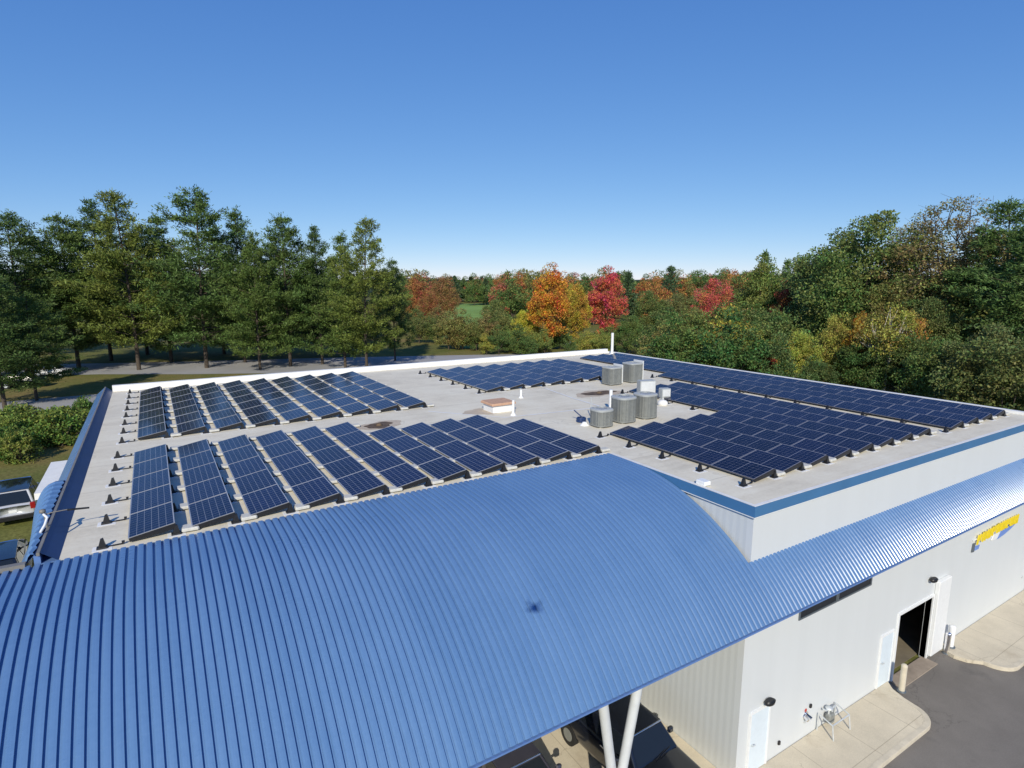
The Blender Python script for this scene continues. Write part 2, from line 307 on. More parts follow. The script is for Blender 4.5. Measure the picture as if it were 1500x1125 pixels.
def membrane_mat():
    """single ply roof: lapped sheets with welded seams, dried ponds, grime"""
    m, t, b = new_mat('roof_membrane'); b.inputs['Roughness'].default_value = .75; b.inputs['Specular IOR Level'].default_value = .3
    pos = N(t, 'ShaderNodeNewGeometry').outputs['Position']; sx = N(t, 'ShaderNodeSeparateXYZ'); t.links.new(pos, sx.inputs[0])
    def noise(sc, d=8, r=.65, v=None):
        n = N(t, 'ShaderNodeTexNoise'); n.inputs['Scale'].default_value = sc; n.inputs['Detail'].default_value = d; n.inputs['Roughness'].default_value = r; t.links.new(v or pos, n.inputs['Vector']); return n.outputs['Fac']
    mp = N(t, 'ShaderNodeMapping'); mp.inputs['Scale'].default_value = (.25, 2.5, 1); t.links.new(pos, mp.inputs['Vector'])
    f = math_node(t, 'ADD', math_node(t, 'MULTIPLY', noise(.45, 9), .5), math_node(t, 'MULTIPLY', noise(.9, 7, .7, mp.outputs[0]), .3)); f = math_node(t, 'ADD', f, math_node(t, 'MULTIPLY', noise(9, 6), .2))
    si = math_node(t, 'FLOOR', math_node(t, 'DIVIDE', sx.outputs[1], 2.9)); wn = N(t, 'ShaderNodeTexWhiteNoise', noise_dimensions='1D'); t.links.new(si, wn.inputs['W'])
    f = math_node(t, 'ADD', f, math_node(t, 'MULTIPLY', math_node(t, 'SUBTRACT', wn.outputs['Value'], .5), .05))
    cr = N(t, 'ShaderNodeValToRGB'); e = cr.color_ramp.elements; e[0].position = .36; e[1].position = .64; e.new(.5)
    e[0].color = (.56, .51, .405, 1); e[1].color = (.705, .65, .52, 1); e[2].color = (.78, .74, .61, 1); t.links.new(f, cr.inputs[0]); out = cr.outputs[0]
    def mixc(out, mask, c):
        mx = N(t, 'ShaderNodeMix', data_type='RGBA'); mx.inputs[7].default_value = (*c, 1); t.links.new(mask, mx.inputs[0]); t.links.new(out, mx.inputs[6]); return mx.outputs[2]
    pd = noise(.22, 4, .5); ring = math_node(t, 'LESS_THAN', math_node(t, 'ABSOLUTE', math_node(t, 'SUBTRACT', pd, .60)), .006); out = mixc(out, math_node(t, 'MULTIPLY', ring, .22), (.40, .36, .29))
    r = N(t, 'ShaderNodeMapRange'); r.inputs[1].default_value = .60; r.inputs[2].default_value = .66; r.inputs[4].default_value = .28; t.links.new(pd, r.inputs[0]); out = mixc(out, r.outputs[0], (.50, .46, .38))
    fr = math_node(t, 'FRACT', math_node(t, 'DIVIDE', sx.outputs[1], 2.9)); out = mixc(out, math_node(t, 'MULTIPLY', math_node(t, 'LESS_THAN', fr, .014), .45), (.40, .37, .31))
    t.links.new(out, b.inputs['Base Color'])
    bp = N(t, 'ShaderNodeBump'); bp.inputs['Strength'].default_value = .25; bp.inputs['Distance'].default_value = .02; t.links.new(noise(12, 4), bp.inputs['Height']); t.links.new(bp.outputs[0], b.inputs['Normal'])
    return m
M['membrane'] = membrane_mat()
def ground_mat():
    m, t, b = new_mat('grass_and_forest_floor'); b.inputs['Roughness'].default_value = 1; b.inputs['Specular IOR Level'].default_value = .1
    pos = N(t, 'ShaderNodeNewGeometry').outputs['Position']
    def noise(sc, d=8):
        n = N(t, 'ShaderNodeTexNoise'); n.inputs['Scale'].default_value = sc; n.inputs['Detail'].default_value = d; n.inputs['Roughness'].default_value = .7
        t.links.new(pos, n.inputs['Vector']); return n.outputs['Fac']
    def ramp(f, cols):
        r = N(t, 'ShaderNodeValToRGB'); e = r.color_ramp.elements
        while len(e) < len(cols): e.new(.5)
        for i, (p, c) in enumerate(cols): e[i].position = p; e[i].color = (*c, 1)
        t.links.new(f, r.inputs['Fac']); return r.outputs['Color']
    g1 = ramp(noise(.12), [(.3, (.10, .125, .03)), (.5, (.165, .165, .05)), (.7, (.25, .18, .075))])
    g2 = ramp(noise(6, 4), [(.3, (.55, .55, .55)), (.7, (1.25, 1.25, 1.25))])
    mx = N(t, 'ShaderNodeMix', data_type='RGBA', blend_type='MULTIPLY'); mx.inputs[0].default_value = 1
    t.links.new(g1, mx.inputs[6]); t.links.new(g2, mx.inputs[7])
    far = ramp(noise(.012, 10), [(.3, (.020, .036, .018)), (.55, (.034, .050, .022)), (.75, (.07, .05, .022))])
    ln = N(t, 'ShaderNodeVectorMath', operation='LENGTH'); t.links.new(pos, ln.inputs[0])
    mr = N(t, 'ShaderNodeMapRange'); mr.inputs[1].default_value = 450; mr.inputs[2].default_value = 700; t.links.new(ln.outputs['Value'], mr.inputs[0])
    m2 = N(t, 'ShaderNodeMix', data_type='RGBA'); t.links.new(mr.outputs[0], m2.inputs[0]); t.links.new(mx.outputs[2], m2.inputs[6]); t.links.new(far, m2.inputs[7])
    t.links.new(m2.outputs[2], b.inputs['Base Color']); return m
M['ground'] = ground_mat()
M['field'] = mat('mown_field_grass', (.20, .32, .09), 1, var=.15, scale=.1, spec=.1, space='World')

# ------------------------------------------------------------------ ground, road, slabs
def sst(a, b, x): t = min(1, max(0, (x - a) / (b - a))); return t * t * (3 - 2 * t)
GB = 2.8
def ground_h(x, y):
    h = GB * max(sst(4, -4, x) if x < 4 else 0, sst(17, 30, y))
    if x < 4: h = GB * max(1 - sst(-4, 4, x), sst(17, 30, y))
    r = math.hypot(x, y)
    if r > 1200:
        a = math.atan2(x, y)
        h += sst(1400, 3300, r) * (44 + 14 * math.sin(a * 5.1 + 1.9) + 7 * math.sin(a * 13 + 2) + 4 * math.sin(a * 37) + 2 * math.sin(a * 91 + r * .002))
    return h
radii = [0.5] + [2 * i for i in range(1, 36)]
r_ = 72.0
while r_ < 9000: r_ *= 1.09; radii.append(r_)
NA = 240
V = [(0, 0, ground_h(0, 0))]; F = []
for r in radii:
    for i in range(NA):
        a = 2 * math.pi * i / NA; x = r * math.sin(a); y = r * math.cos(a); V.append((x, y, ground_h(x, y)))
for i in range(NA): F.append((0, 1 + (i + 1) % NA, 1 + i))
for k in range(len(radii) - 1):
    for i in range(NA):
        j = (i + 1) % NA; F.append((1 + k * NA + i, 1 + k * NA + j, 1 + (k + 1) * NA + j, 1 + (k + 1) * NA + i))
mb = MB(); mb.add(V, F, True); tag(mb.build('ground', M['ground']), kind='structure')
def sheet(name, poly, z, m):
    mb = MB(); mb.add([(x, y, z) for x, y in poly], [tuple(range(len(poly)))]); return tag(mb.build(name, m), kind='structure')
sheet('road', [(-150, 170), (-60, 131), (-6.9, 108.5), (4.8, 104), (26, 96.7), (46, 88.6), (66, 81), (63, 70), (27.3, 79.5), (13.5, 84.3), (4, 89), (-6.2, 95.2), (-60, 118), (-150, 157)], GB + .012, M['road'])
sheet('driveway', [(-40, 62), (-12, 67), (-5, 69.5), (-1, 70), (-1, 76), (-6, 78), (-11, 78), (-40, 76)], GB + .008, M['road'])
sheet('field', [(50, 98), (62, 100), (110, 185), (215, 270), (190, 330), (130, 310), (84, 180), (56, 122)], GB + .010, M['field'])
sheet('asphalt_yard', [(4, -40), (80, -40), (80, 9.6), (4, 9.6)], .006, M['asphalt'])
# concrete aprons with a rounded corner and a kerb edge
def arc(cx, cy, r, a0, a1, n=10): return [(cx + r * math.cos(R(a0 + (a1 - a0) * i / n)), cy + r * math.sin(R(a0 + (a1 - a0) * i / n))) for i in range(n + 1)]
ap1 = [(4.2, 7.55)] + arc(21.0, 8.35, .8, -90, 0) + [(21.85, 8.7), (22.0, 9.15), (22.3, 9.48), (13.58, 9.48), (13.58, 15.3), (4.2, 15.3)]
ap2 = arc(27.6, 8.1, .85, 270, 180) + [(26.35, 8.5), (26.2, 8.9), (26.35, 9.48), (40, 9.48), (40, 7.25)]
mb = MB(); mb.prism(ap1, -.2, .15); tag(mb.build('pavement', M['concrete']), kind='structure')
mb = MB(); mb.prism(list(reversed(ap2)), -.2, .15); tag(mb.build('pavement', M['concrete']), kind='structure')
def kerb_strip(pts, wd):
    mb = MB(); n = len(pts)
    nr = []
    for i in range(n):
        a = Vector(pts[max(0, i - 1)]); b = Vector(pts[min(n - 1, i + 1)]); d = (b - a).normalized(); nr.append(Vector((-d.y, d.x)))
    inn = [(Vector(p) + q * wd) for p, q in zip(pts, nr)]; out = [(Vector(p) - q * .004) for p, q in zip(pts, nr)]
    vs = []
    for o, i in zip(out, inn): vs += [(o.x, o.y, -.1), (o.x, o.y, .135), (o.x + (i.x - o.x) * .12, o.y + (i.y - o.y) * .12, .157), (i.x, i.y, .157), (i.x, i.y, .1)]
    fs = [(k * 5 + j, k * 5 + 5 + j, k * 5 + 6 + j, k * 5 + 1 + j) for k in range(n - 1) for j in range(4)]
    mb.add(vs, fs); return tag(mb.build('kerb', M['curb']), kind='structure')
kerb_strip([(4.2, 7.55)] + arc(21.0, 8.35, .8, -90, 0) + [(21.85, 8.7), (22.0, 9.15)], .17)
kerb_strip(list(reversed([(40, 7.25)][::-1] and (arc(27.6, 8.1, .85, 180, 270) + [(40, 7.25)])))[::-1], .17)

# ------------------------------------------------------------------ building
ROOF = 8.8
XL, XN, XR, YS, YN, YF = -2.2, 13.6, 34.1, 9.5, 15.4, 39.46
bld = thing('commercial_building', 'white metal commercial building with flat roof and blue curved canopy', 'building', (0, 0, 0))
poly = [(XL, YN), (XN, YN), (XN, YS), (XR, YS), (XR, YF), (XL, YF)]
MB().prism(poly, ROOF - .30, ROOF).build('roof_deck', M['membrane'], bld)
def wall(a, b, m=M['wall']): return MB().box(a, b).build('wall', m, bld)
T = .2
# front wall of the shop, pieces around the overhead door and the windows
wz = ROOF - .302
DX0, DX1, DZ = 22.62, 25.18, 2.72
wall((XN, YS, 0), (DX0, YS + T, wz), M['wall_smooth']); wall((DX0, YS, DZ), (DX1, YS + T, wz), M['wall_smooth']); wall((DX1, YS, 0), (XR, YS + T, wz), M['wall_smooth'])
wall((XN, YS + T, 0), (XN + T, YN, wz)); wall((XL + T, YN, 0), (XN + T, YN + T, wz)); wall((XL, YN, 0), (XL + T, YF - T, wz))
wall((XL, YF - T, 0), (XR, YF, wz)); wall((XR - T, YS + T, 0), (XR, YF - T, wz))
wall((XR, YS, 0), (35.05, YS + T, 6.8), M['wall_smooth']); wall((36.6, YS, 0), (40, YS + T, 6.8), M['wall_smooth']); wall((35.05, YS, 2.9), (36.6, YS + T, 6.8), M['wall_smooth'])
MB().box((XN + T, YS + T + .1, .01), (XR - T, 20, .03)).build('shop_floor', M['floor_in'], bld)
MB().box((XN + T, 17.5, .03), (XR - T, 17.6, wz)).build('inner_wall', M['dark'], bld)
MB().prism([(DX0 - .1, 9.05), (DX1 + .05, 9.05), (DX1 + .05, 9.62), (DX0 - .1, 9.62)], .007, .05).build('door_ramp', M['ramp'], bld)
# fascia, coping
def fascia(poly_a, poly_b, n, ext=.07):
    (x0, y0), (x1, y1) = poly_a, poly_b
    nx, ny = n
    a = (min(x0, x1) - (ext if nx < 0 else 0), min(y0, y1) - (ext if ny < 0 else 0)); b = (max(x0, x1) + (ext if nx > 0 else 0), max(y0, y1) + (ext if ny > 0 else 0))
    return a, b
MB().box((XN - .07, YS - .07, ROOF - .285), (XR + .07, YS - .002, ROOF + .02)).box((XN - .07, YS - .002, ROOF - .285), (XN - .002, YN - .02, ROOF + .02)).build('fascia', M['fascia'], bld)
MB().box((XN - .075, YS - .075, ROOF - .31), (XR + .07, YS - .003, ROOF - .288)).box((XN - .075, YS - .003, ROOF - .31), (XN - .003, YN - .02, ROOF - .288)).build('drip_edge', M['white'], bld)
MB().box((XN - .05, YS - .05, ROOF + .022), (XR + .05, YS + .06, ROOF + .035)).box((XN - .05, YS + .06, ROOF + .022), (XN + .06, YN - .02, ROOF + .035)).build('gravel_stop', M['seam'], bld)
MB().box((XL, YF - .02, ROOF + .003), (XR, YF + .28, ROOF + .34)).build('parapet', M['white_membrane'], bld)
MB().box((XR - .02, YS + .1, ROOF + .003), (XR + .26, YF - .022, ROOF + .13)).build('parapet', M['white_membrane'], bld)
# ---- curved front canopy: ribbed metal, real ribs
PER = 0.172; YC, RC, ZC = 14.2, 7.5, ROOF + .05 - 7.5; TH1 = R(50.7)
RIBS = [0, .24, .48, .50, .75, .79, .93]
RIBD = [-.001, 0, -.003, -.052, -.052, -.027, -.002]          # broad crest, steep wall, narrow trough, sloping wall
def rib(u):
    f = (u / PER) % 1.0; q = RIBS + [1.0]; d = RIBD + [RIBD[0]]
    for k in range(len(RIBS)):
        if f <= q[k + 1]: return d[k] + (d[k + 1] - d[k]) * (f - q[k]) / (q[k + 1] - q[k])
    return d[0]
def vault(x0, x1, prof):
    """prof: list of (y, z, ny, nz)"""
    n0 = int(math.floor(x0 / PER)); n1 = int(math.ceil(x1 / PER)); xs = []
    for k in range(n0, n1):
        for q in RIBS:
            x = (k + q) * PER
            if x0 <= x <= x1: xs.append(x)
    xs = [x0] + [x for x in xs if x0 + .004 < x < x1 - .004] + [x1]
    h = [rib(x) for x in xs]; vs = []; nn = len(xs)
    for (y, z, ny, nz) in prof:
        for x, r in zip(xs, h): vs.append((x, y + ny * r, z + nz * r))
    fs = [(k * nn + i, (k + 1) * nn + i, (k + 1) * nn + i + 1, k * nn + i + 1) for k in range(len(prof) - 1) for i in range(nn - 1)]
    return vs, fs
LAPS = (R(14), R(32.5))                            # the sheets lap twice on their way down
def arc_prof(t0, t1, n):
    ts = sorted([t0 + (t1 - t0) * i / n for i in range(n + 1)] + [q + d for q in LAPS for d in (-.0004, .0004) if t0 < q < t1]); out = []
    for t in ts:
        r = RC + .0012 * sum(t < q for q in LAPS); out.append((YC - r * math.sin(t), ZC + r * math.cos(t), -math.sin(t), math.cos(t)))
    return out
def arc_prof_plain(t0, t1, n): return [(YC - RC * math.sin(t), ZC + RC * math.cos(t), -math.sin(t), math.cos(t)) for t in [t0 + (t1 - t0) * i / n for i in range(n + 1)]]
TW = math.asin((YC - YS + .002) / RC)
mb = MB(); n_ = 26
mb.add(*vault(-9.0, XN - .072, [(YN - .0, ROOF + .0524, 0, 1)] + arc_prof(0, TH1, n_)))
mb.add(*vault(XN - .072, 38.0, arc_prof(TW, TH1, 8)))
mb.build('canopy_roof', M['canopy'], bld)
ye, ze = YC - RC * math.sin(TH1), ZC + RC * math.cos(TH1)
MB().box((-9, ye - .012, ze - .085), (38, ye + .06, ze - .045)).build('canopy_edge', M['blue'], bld)
so_ = MB(); pr_ = arc_prof_plain(0, TH1, 14)
so_.add([(x, y - ny * .16, z - nz * .16) for (y, z, ny, nz) in pr_ for x in (-9, XN - .08)], [(2 * k, 2 * k + 1, 2 * k + 3, 2 * k + 2) for k in range(14)])
so_.build('soffit', M['white'], bld)
MB().box((-9, YN - .06, ROOF + .02), (-2.75, YN + .10, ROOF + .12)).build('ridge_cap', M['trim'], bld)
# ---- blue parapet with short curved eyebrow roofs along the left edge
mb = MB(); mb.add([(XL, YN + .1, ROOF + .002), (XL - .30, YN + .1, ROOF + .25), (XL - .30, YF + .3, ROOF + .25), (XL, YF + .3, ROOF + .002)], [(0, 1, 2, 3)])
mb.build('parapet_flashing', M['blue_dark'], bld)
MB().box((XL - .36, YN + .05, ROOF + .2), (XL - .302, YF + .3, ROOF + .275)).build('parapet_cap', M['trim'], bld)
mb = MB(); mb.add([(XL - .361, YN + .1, ROOF + .24), (XL - .74, YN + .1, ROOF - .12), (XL - .74, YF + .3, ROOF - .12), (XL - .361, YF + .3, ROOF + .24)], [(0, 1, 2, 3)])
mb.add([(XL - .74, YN + .1, ROOF - .12), (XL - .74, YN + .1, ROOF - .4), (XL - .74, YF + .3, ROOF - .4), (XL - .74, YF + .3, ROOF - .12)], [(0, 1, 2, 3)])
mb.build('outer_slope', M['canopy'], bld)
MB().box((XL - .42, YN + .1, ROOF - 1.6), (XL - .003, YF + .28, ROOF + .001)).box((XL - .42, YN + .1, ROOF + .001), (XL - .304, YF + .28, ROOF + .198)).build('side_fascia', M['blue'], bld)
def eyebrow(y0, y1, s0, s1):
    pr = [(0, .24), (.22, .25), (.36, .20), (.48, .10), (.58, -.04), (.68, -.24), (.78, -.52), (.88, -.95), (.95, -1.5)]
    per = .42; ys = []; k = 0
    while y0 + k * per < y1 - .01:
        ys += [y0 + k * per, y0 + k * per + .05, y0 + k * per + .09, y0 + k * per + per - .06]; k += 1
    ys = [y for y in ys if y < y1] + [y1]
    vs = []
    for y in ys:
        f = (y - y0) / per % 1.0; r = .035 if .11 < f < .23 else 0
        sc = s0 + (s1 - s0) * (y - y0) / (y1 - y0)
        for x, z in pr: vs.append((XL - .40 - x * sc - r * .8, y, ROOF + z + r * .6))
    n = len(pr); nv = len(ys)
    fs = [(k * n + i, k * n + i + 1, (k + 1) * n + i + 1, (k + 1) * n + i) for k in range(nv - 1) for i in range(n - 1)]
    mb = MB(); mb.add(vs, fs)
    mb.add([(XL - .44, y1, ROOF - 1.5)] + vs[-n:], [tuple(range(n + 1))])
    return mb.build('eyebrow_roof', M['canopy'], bld)
eyebrow(YN + .1, 21.2, .30, .98)
# side annex with a white flat roof
MB().box((-5.0, 33.0, GB), (XL - .43, 38.2, 5.15)).build('annex_wall', M['wall'], bld)
MB().box((-5.2, 32.8, 5.152), (XL - .431, 38.4, 5.45)).build('annex_roof', M['white_membrane'], bld)
# ---- openings and fixtures of the front wall
def window(x0, x1, z0, z1, y=YS):
    f = MB(); q = .05
    f.box((x0, y - .04, z0), (x1, y - .002, z0 + q)).box((x0, y - .04, z1 - q), (x1, y - .002, z1)).box((x0, y - .04, z0 + q), (x0 + q, y - .002, z1 - q)).box((x1 - q, y - .04, z0 + q), (x1, y - .002, z1 - q))
    fo = f.build('window', M['sign_grey'], bld)
    MB().box((x0 + q, y - .018, z0 + q), (x1 - q, y - .004, z1 - q)).build('pane', M['glass'], fo)
window(16.15, 18.20, 4.60, 5.5); window(18.24, 20.3, 4.60, 5.5)
fr = MB(); fr.box((DX0 - .09, YS - .05, .05), (DX0, YS + .21, DZ + .09)).box((DX1, YS - .05, .05), (DX1 + .09, YS + .21, DZ + .09)).box((DX0, YS - .05, DZ), (DX1, YS + .21, DZ + .09))
fr.build('door_frame', M['white'], bld)
od = MB()
for k in range(3): od.box((DX0 + .05, YS + .5 + k * .62, DZ + .12), (DX1 - .05, YS + 1.08 + k * .62, DZ + .17))
od.build('overhead_door', M['white'], bld)
fr = MB(); fr.rbox((25.30, YS - .16, .16), (26.32, YS - .003, 3.32), .02)
fr.build('door_guard', M['white'], bld)
def man_door(x0, x1, z0, z1, m):
    f = MB(); q = .06
    f.box((x0 - q, YS - .05, z0), (x0, YS - .002, z1 + q)).box((x1, YS - .05, z0), (x1 + q, YS - .002, z1 + q)).box((x0, YS - .05, z1), (x1, YS - .002, z1 + q))
    d = MB().box((x0, YS - .03, z0), (x1, YS - .003, z1)).build('door', m, bld)
    f.build('frame', M['white'], d)
    MB().tube((x0 + .09, YS - .03, z0 + 1.0), (x0 + .09, YS - .09, z0 + 1.0), .025).box((x0 + .06, YS - .11, z0 + .985), (x0 + .2, YS - .085, z0 + 1.015)).build('handle', M['steel'], d)
man_door(14.14, 14.98, .16, 2.2, M['pale']); man_door(21.5, 22.3, .16, 2.2, M['pale'])
f = MB().box((35.05, YS + .06, 0), (36.6, YS + .1, 2.9)).build('door', M['sign_grey'], bld)
def wall_pack(x, z):
    mb = MB(); mb.lathe([(.10, -.06), (.17, -.02), (.19, .06), (.12, .11)], (0, 0, 0), 16)
    mb.v = [(x + a[0] * 1.15, YS - .13 + a[1] * .62, z + a[2]) for a in mb.v]
    o = mb.build('wall_light', M['black'], bld)
    MB().box((x - .1, YS - .008, z - .09), (x + .1, YS - .002, z + .11)).build('back_plate', M['steel'], o)
wall_pack(14.85, 2.38); wall_pack(24.78, 3.55)
mb = MB()
for dx in (-.07, .07): mb.tube((17.03 + dx, YS - .003, .95), (17.03 + dx * 1.4, YS - .17, .90), .05, .06, 14)
mb.tube((17.03, YS - .001, .95), (17.03, YS - .02, .95), .14, .14, 20)
sm = mb.build('fire_inlet', M['chrome'], bld)
MB().tube((17.03, YS - .004, .74), (17.03, YS - .03, .74), .07, .07, 14).build('bell_cap', M['steel'], sm)
MB().tube((17.03, YS - .001, 1.13), (17.03, YS - .014, 1.13), .06, .06, 14).build('red_plate', M['red'], sm)
for x, z in ((17.25, 1.22), (15.66, .58)): MB().rbox((x - .05, YS - .06, z - .06), (x + .05, YS - .002, z + .06), .015).build('hose_bib', M['black'], bld)
MB().tube((34.5, YS - .03, .95), (34.5, YS - .003, .95), .06, .06).build('outlet_box', M['steel'], bld)
# canopy columns: a leaning pair meeting on a post
cv = (8.19, 8.75, 3.1)
cm = MB()
for a in ((7.57, 8.62, 6.0), (8.64, 8.62, 6.05)):
    c1 = MB(); c1.tube(a, (cv[0] + (a[0] - cv[0]) * .06, cv[1], cv[2]), .115, .115, 12); o = c1.build('canopy_column', M['ac_pale'], bld)
MB().tube((cv[0], cv[1], .15), (cv[0], cv[1], cv[2] + .1), .2, .2, 12).build('canopy_post', M['steel'], bld)
MB().box((-9, 8.9, 5.9), (XN - .1, 9.1, 6.2)).build('canopy_beam', M['steel'], bld)
# roof membrane seams, drains and stains (belong to the roof)
def strip(pts, wd, m, name='roof_seam', z=ROOF + .004):
    mb = MB()
    for (a, b) in zip(pts[:-1], pts[1:]):
        a = Vector(a); b = Vector(b); d = (b - a).normalized(); n = Vector((-d.y, d.x)) * wd / 2
        mb.add([(a.x - n.x, a.y - n.y, z), (b.x - n.x, b.y - n.y, z), (b.x + n.x, b.y + n.y, z), (a.x + n.x, a.y + n.y, z)], [(0, 1, 2, 3)])
    return mb.build(name, m, bld)
strip([(10.9, 25.4), (13.4, 22.3)], .13, M['seam']); strip([(13.3, 22.35), (15.5, 22.1), (18.6, 21.8)], .14, M['seam'], z=ROOF + .008); strip([(19.2, 27.7), (18.75, 24.4), (18.6, 22.0)], .13, M['seam'], z=ROOF + .012)
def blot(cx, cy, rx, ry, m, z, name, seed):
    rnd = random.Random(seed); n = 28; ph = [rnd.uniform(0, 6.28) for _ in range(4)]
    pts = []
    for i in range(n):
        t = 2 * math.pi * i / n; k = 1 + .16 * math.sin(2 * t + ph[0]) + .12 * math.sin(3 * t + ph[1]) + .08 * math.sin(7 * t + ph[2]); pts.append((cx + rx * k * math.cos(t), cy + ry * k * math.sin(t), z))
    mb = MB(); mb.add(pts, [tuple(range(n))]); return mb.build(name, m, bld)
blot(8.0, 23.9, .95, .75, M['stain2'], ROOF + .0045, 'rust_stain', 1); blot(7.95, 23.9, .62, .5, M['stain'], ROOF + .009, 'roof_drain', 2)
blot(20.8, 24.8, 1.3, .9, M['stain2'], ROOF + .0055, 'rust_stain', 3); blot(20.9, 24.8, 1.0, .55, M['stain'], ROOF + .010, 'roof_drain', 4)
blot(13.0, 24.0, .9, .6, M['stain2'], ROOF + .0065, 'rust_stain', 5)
for dx, dy in ((7.95, 23.9), (20.9, 24.8)):
    d = MB(); d.lathe([(.15, .0), (.14, .05), (.08, .09), (.02, .10)], (dx, dy, ROOF + .012), 14).build('drain_strainer', M['stain'], bld)
MB().rbox((XN + .05, 11.25, ROOF + .04), (XN + .32, 11.6, ROOF + .16), .02).build('edge_box', M['white'], bld)

# ------------------------------------------------------------------ solar panels
ORD = ['zeroth', 'first', 'second', 'third', 'fourth', 'fifth', 'sixth', 'seventh', 'eighth', 'ninth', 'tenth', 'eleventh', 'twelfth', 'thirteenth', 'fourteenth', 'fifteenth', 'sixteenth', 'seventeenth']
TILT = math.asin(.17 / .99)
def make_panel(m, fm):
    root = thing('solar_panel', 'x', 'solar panel')
    f = MB(); a, b, h, q = .495, .825, .04, .012
    f.box((-a, -b, -h), (a, -b + q, 0)).box((-a, b - q, -h), (a, b, 0)).box((-a, -b + q, -h), (-a + q, b - q, 0)).box((a - q, -b + q, -h), (a, b - q, 0))
    f.box((-a + q, -b + q, -.034), (a - q, b - q, -.028)).build('frame', fm, root)
    MB().box((-a + q, -b + q, -.010), (a - q, b - q, -.003)).build('cell_sheet', m, root)
    kids(root); return root
PP = make_panel(M['poly'], M['frame']); PM = make_panel(M['mono'], M['frame_dark'])
USED = {PP: False, PM: False}
def make_foot():
    root = thing('mounting_foot', 'x', 'mounting foot')
    b = MB(); b.rbox((-.11, -.085, .006), (.11, .085, .04), .012)
    b.add([(-.075, -.055, .04), (.075, -.055, .04), (.075, .055, .04), (-.075, .055, .04), (-.02, -.035, .225), (.035, -.035, .24), (.035, .035, .24), (-.02, .035, .225)], [(0, 1, 5, 4), (1, 2, 6, 5), (2, 3, 7, 6), (3, 0, 4, 7), (4, 5, 6, 7)])
    b.build('pedestal', M['black'], root)
    MB().box((.11, -.015, .012), (.42, .015, .035)).box((.38, -.025, .04), (.44, .025, .09)).build('strut', M['black'], root)
    MB().rbox((-.19, -.17, .001), (.2, .14, .0055), .002).build('slip_sheet', M['white_membrane'], root)
    kids(root); return root
PF = make_foot(); FU = [False]
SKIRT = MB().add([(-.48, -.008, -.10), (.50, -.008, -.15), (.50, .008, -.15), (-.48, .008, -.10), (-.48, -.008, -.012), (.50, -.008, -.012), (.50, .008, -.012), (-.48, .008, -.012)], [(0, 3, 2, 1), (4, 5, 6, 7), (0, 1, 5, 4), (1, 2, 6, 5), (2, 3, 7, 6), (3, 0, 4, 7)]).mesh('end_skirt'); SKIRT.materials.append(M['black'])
bl = MB().rbox((-.19, -.16, 0), (.19, .16, .075), .03).mesh('ballast_block'); bl.materials.append(M['block'])
NB = [0]
def block(x, y, label):
    o = link('ballast_block', bl); o.location = (x, y, ROOF + .042); o.rotation_euler.z = random.uniform(-.08, .08)
    tag(o, label, 'ballast block', 'ballast blocks weighing down the panel racks')
def foot(x, y, label, blk):
    if FU[0]: o = copy_tree(PF)
    else: o = PF; FU[0] = True
    o.location = (x, y, ROOF); tag(o, 'black mounting foot ' + label, 'mounting foot', 'black mounting feet of the panel racks')
    if blk: block(x + .31, y + .08, 'pale ballast block ' + label)
def array(zone, rows, y0, pitch, proto, feet='all'):
    """rows: list of (x of the low edge, number of panels, first panel index)"""
    for r, (x, n, ystart) in enumerate(rows):
        for k in range(n):
            if USED[proto]: o = copy_tree(proto)
            else: o = proto; USED[proto] = True
            y = ystart + pitch * (k + .5)
            o.location = (x + .49, y, ROOF + .125 + .085); o.rotation_euler = (random.uniform(-.002, .002), -TILT + random.uniform(-.006, .006), random.uniform(-.0015, .0015))
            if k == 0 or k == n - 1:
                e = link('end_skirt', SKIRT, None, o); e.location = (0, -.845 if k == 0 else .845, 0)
            tag(o, f'blue solar panel, {ORD[k + 1]} from front, {ORD[r + 1]} row of the {zone} array', 'solar panel', f'solar panels of the {zone} array')
        for k in range(n + 1):
            if feet == 'all' or k == 0 or (feet == 'ends' and k == n):
                foot(x + .99, ystart + pitch * k, f'{ORD[k + 1]} from front behind {ORD[r + 1]} row, {zone} array', True)
        if r == 0 or (feet == 'ends' and rows[r - 1][1] < n):
            for k in range(n + 1):
                if r > 0 and k <= rows[r - 1][1]: continue
                foot(x - .50, ystart + pitch * k, f'{ORD[k + 1]} from front before {ORD[r + 1]} row, {zone} array', False)
array('near left', [(-.92 + 1.322 * k, 5 if k < 6 else (4 if k < 10 else 3), 15.72) for k in range(11)], 0, 1.67, PP)
array('far left', [(-.86 + 1.372 * k, 7, 26.3) for k in range(9)], 0, 1.72, PP)
array('back middle', [(15.66 + 1.43 * k, 5, 28.2) for k in range(8)], 0, 1.675, PP, 'front')
array('right', [(15.26 + 1.43 * k, 4 if k < 5 else 8, 10.75) for k in range(8)], 0, 1.66, PM, 'ends')
array('far right', [(27.85 + 1.40 * k, 10 if k == 0 else 16, 10.62) for k in range(4)], 0, 1.66, PM, 'front')

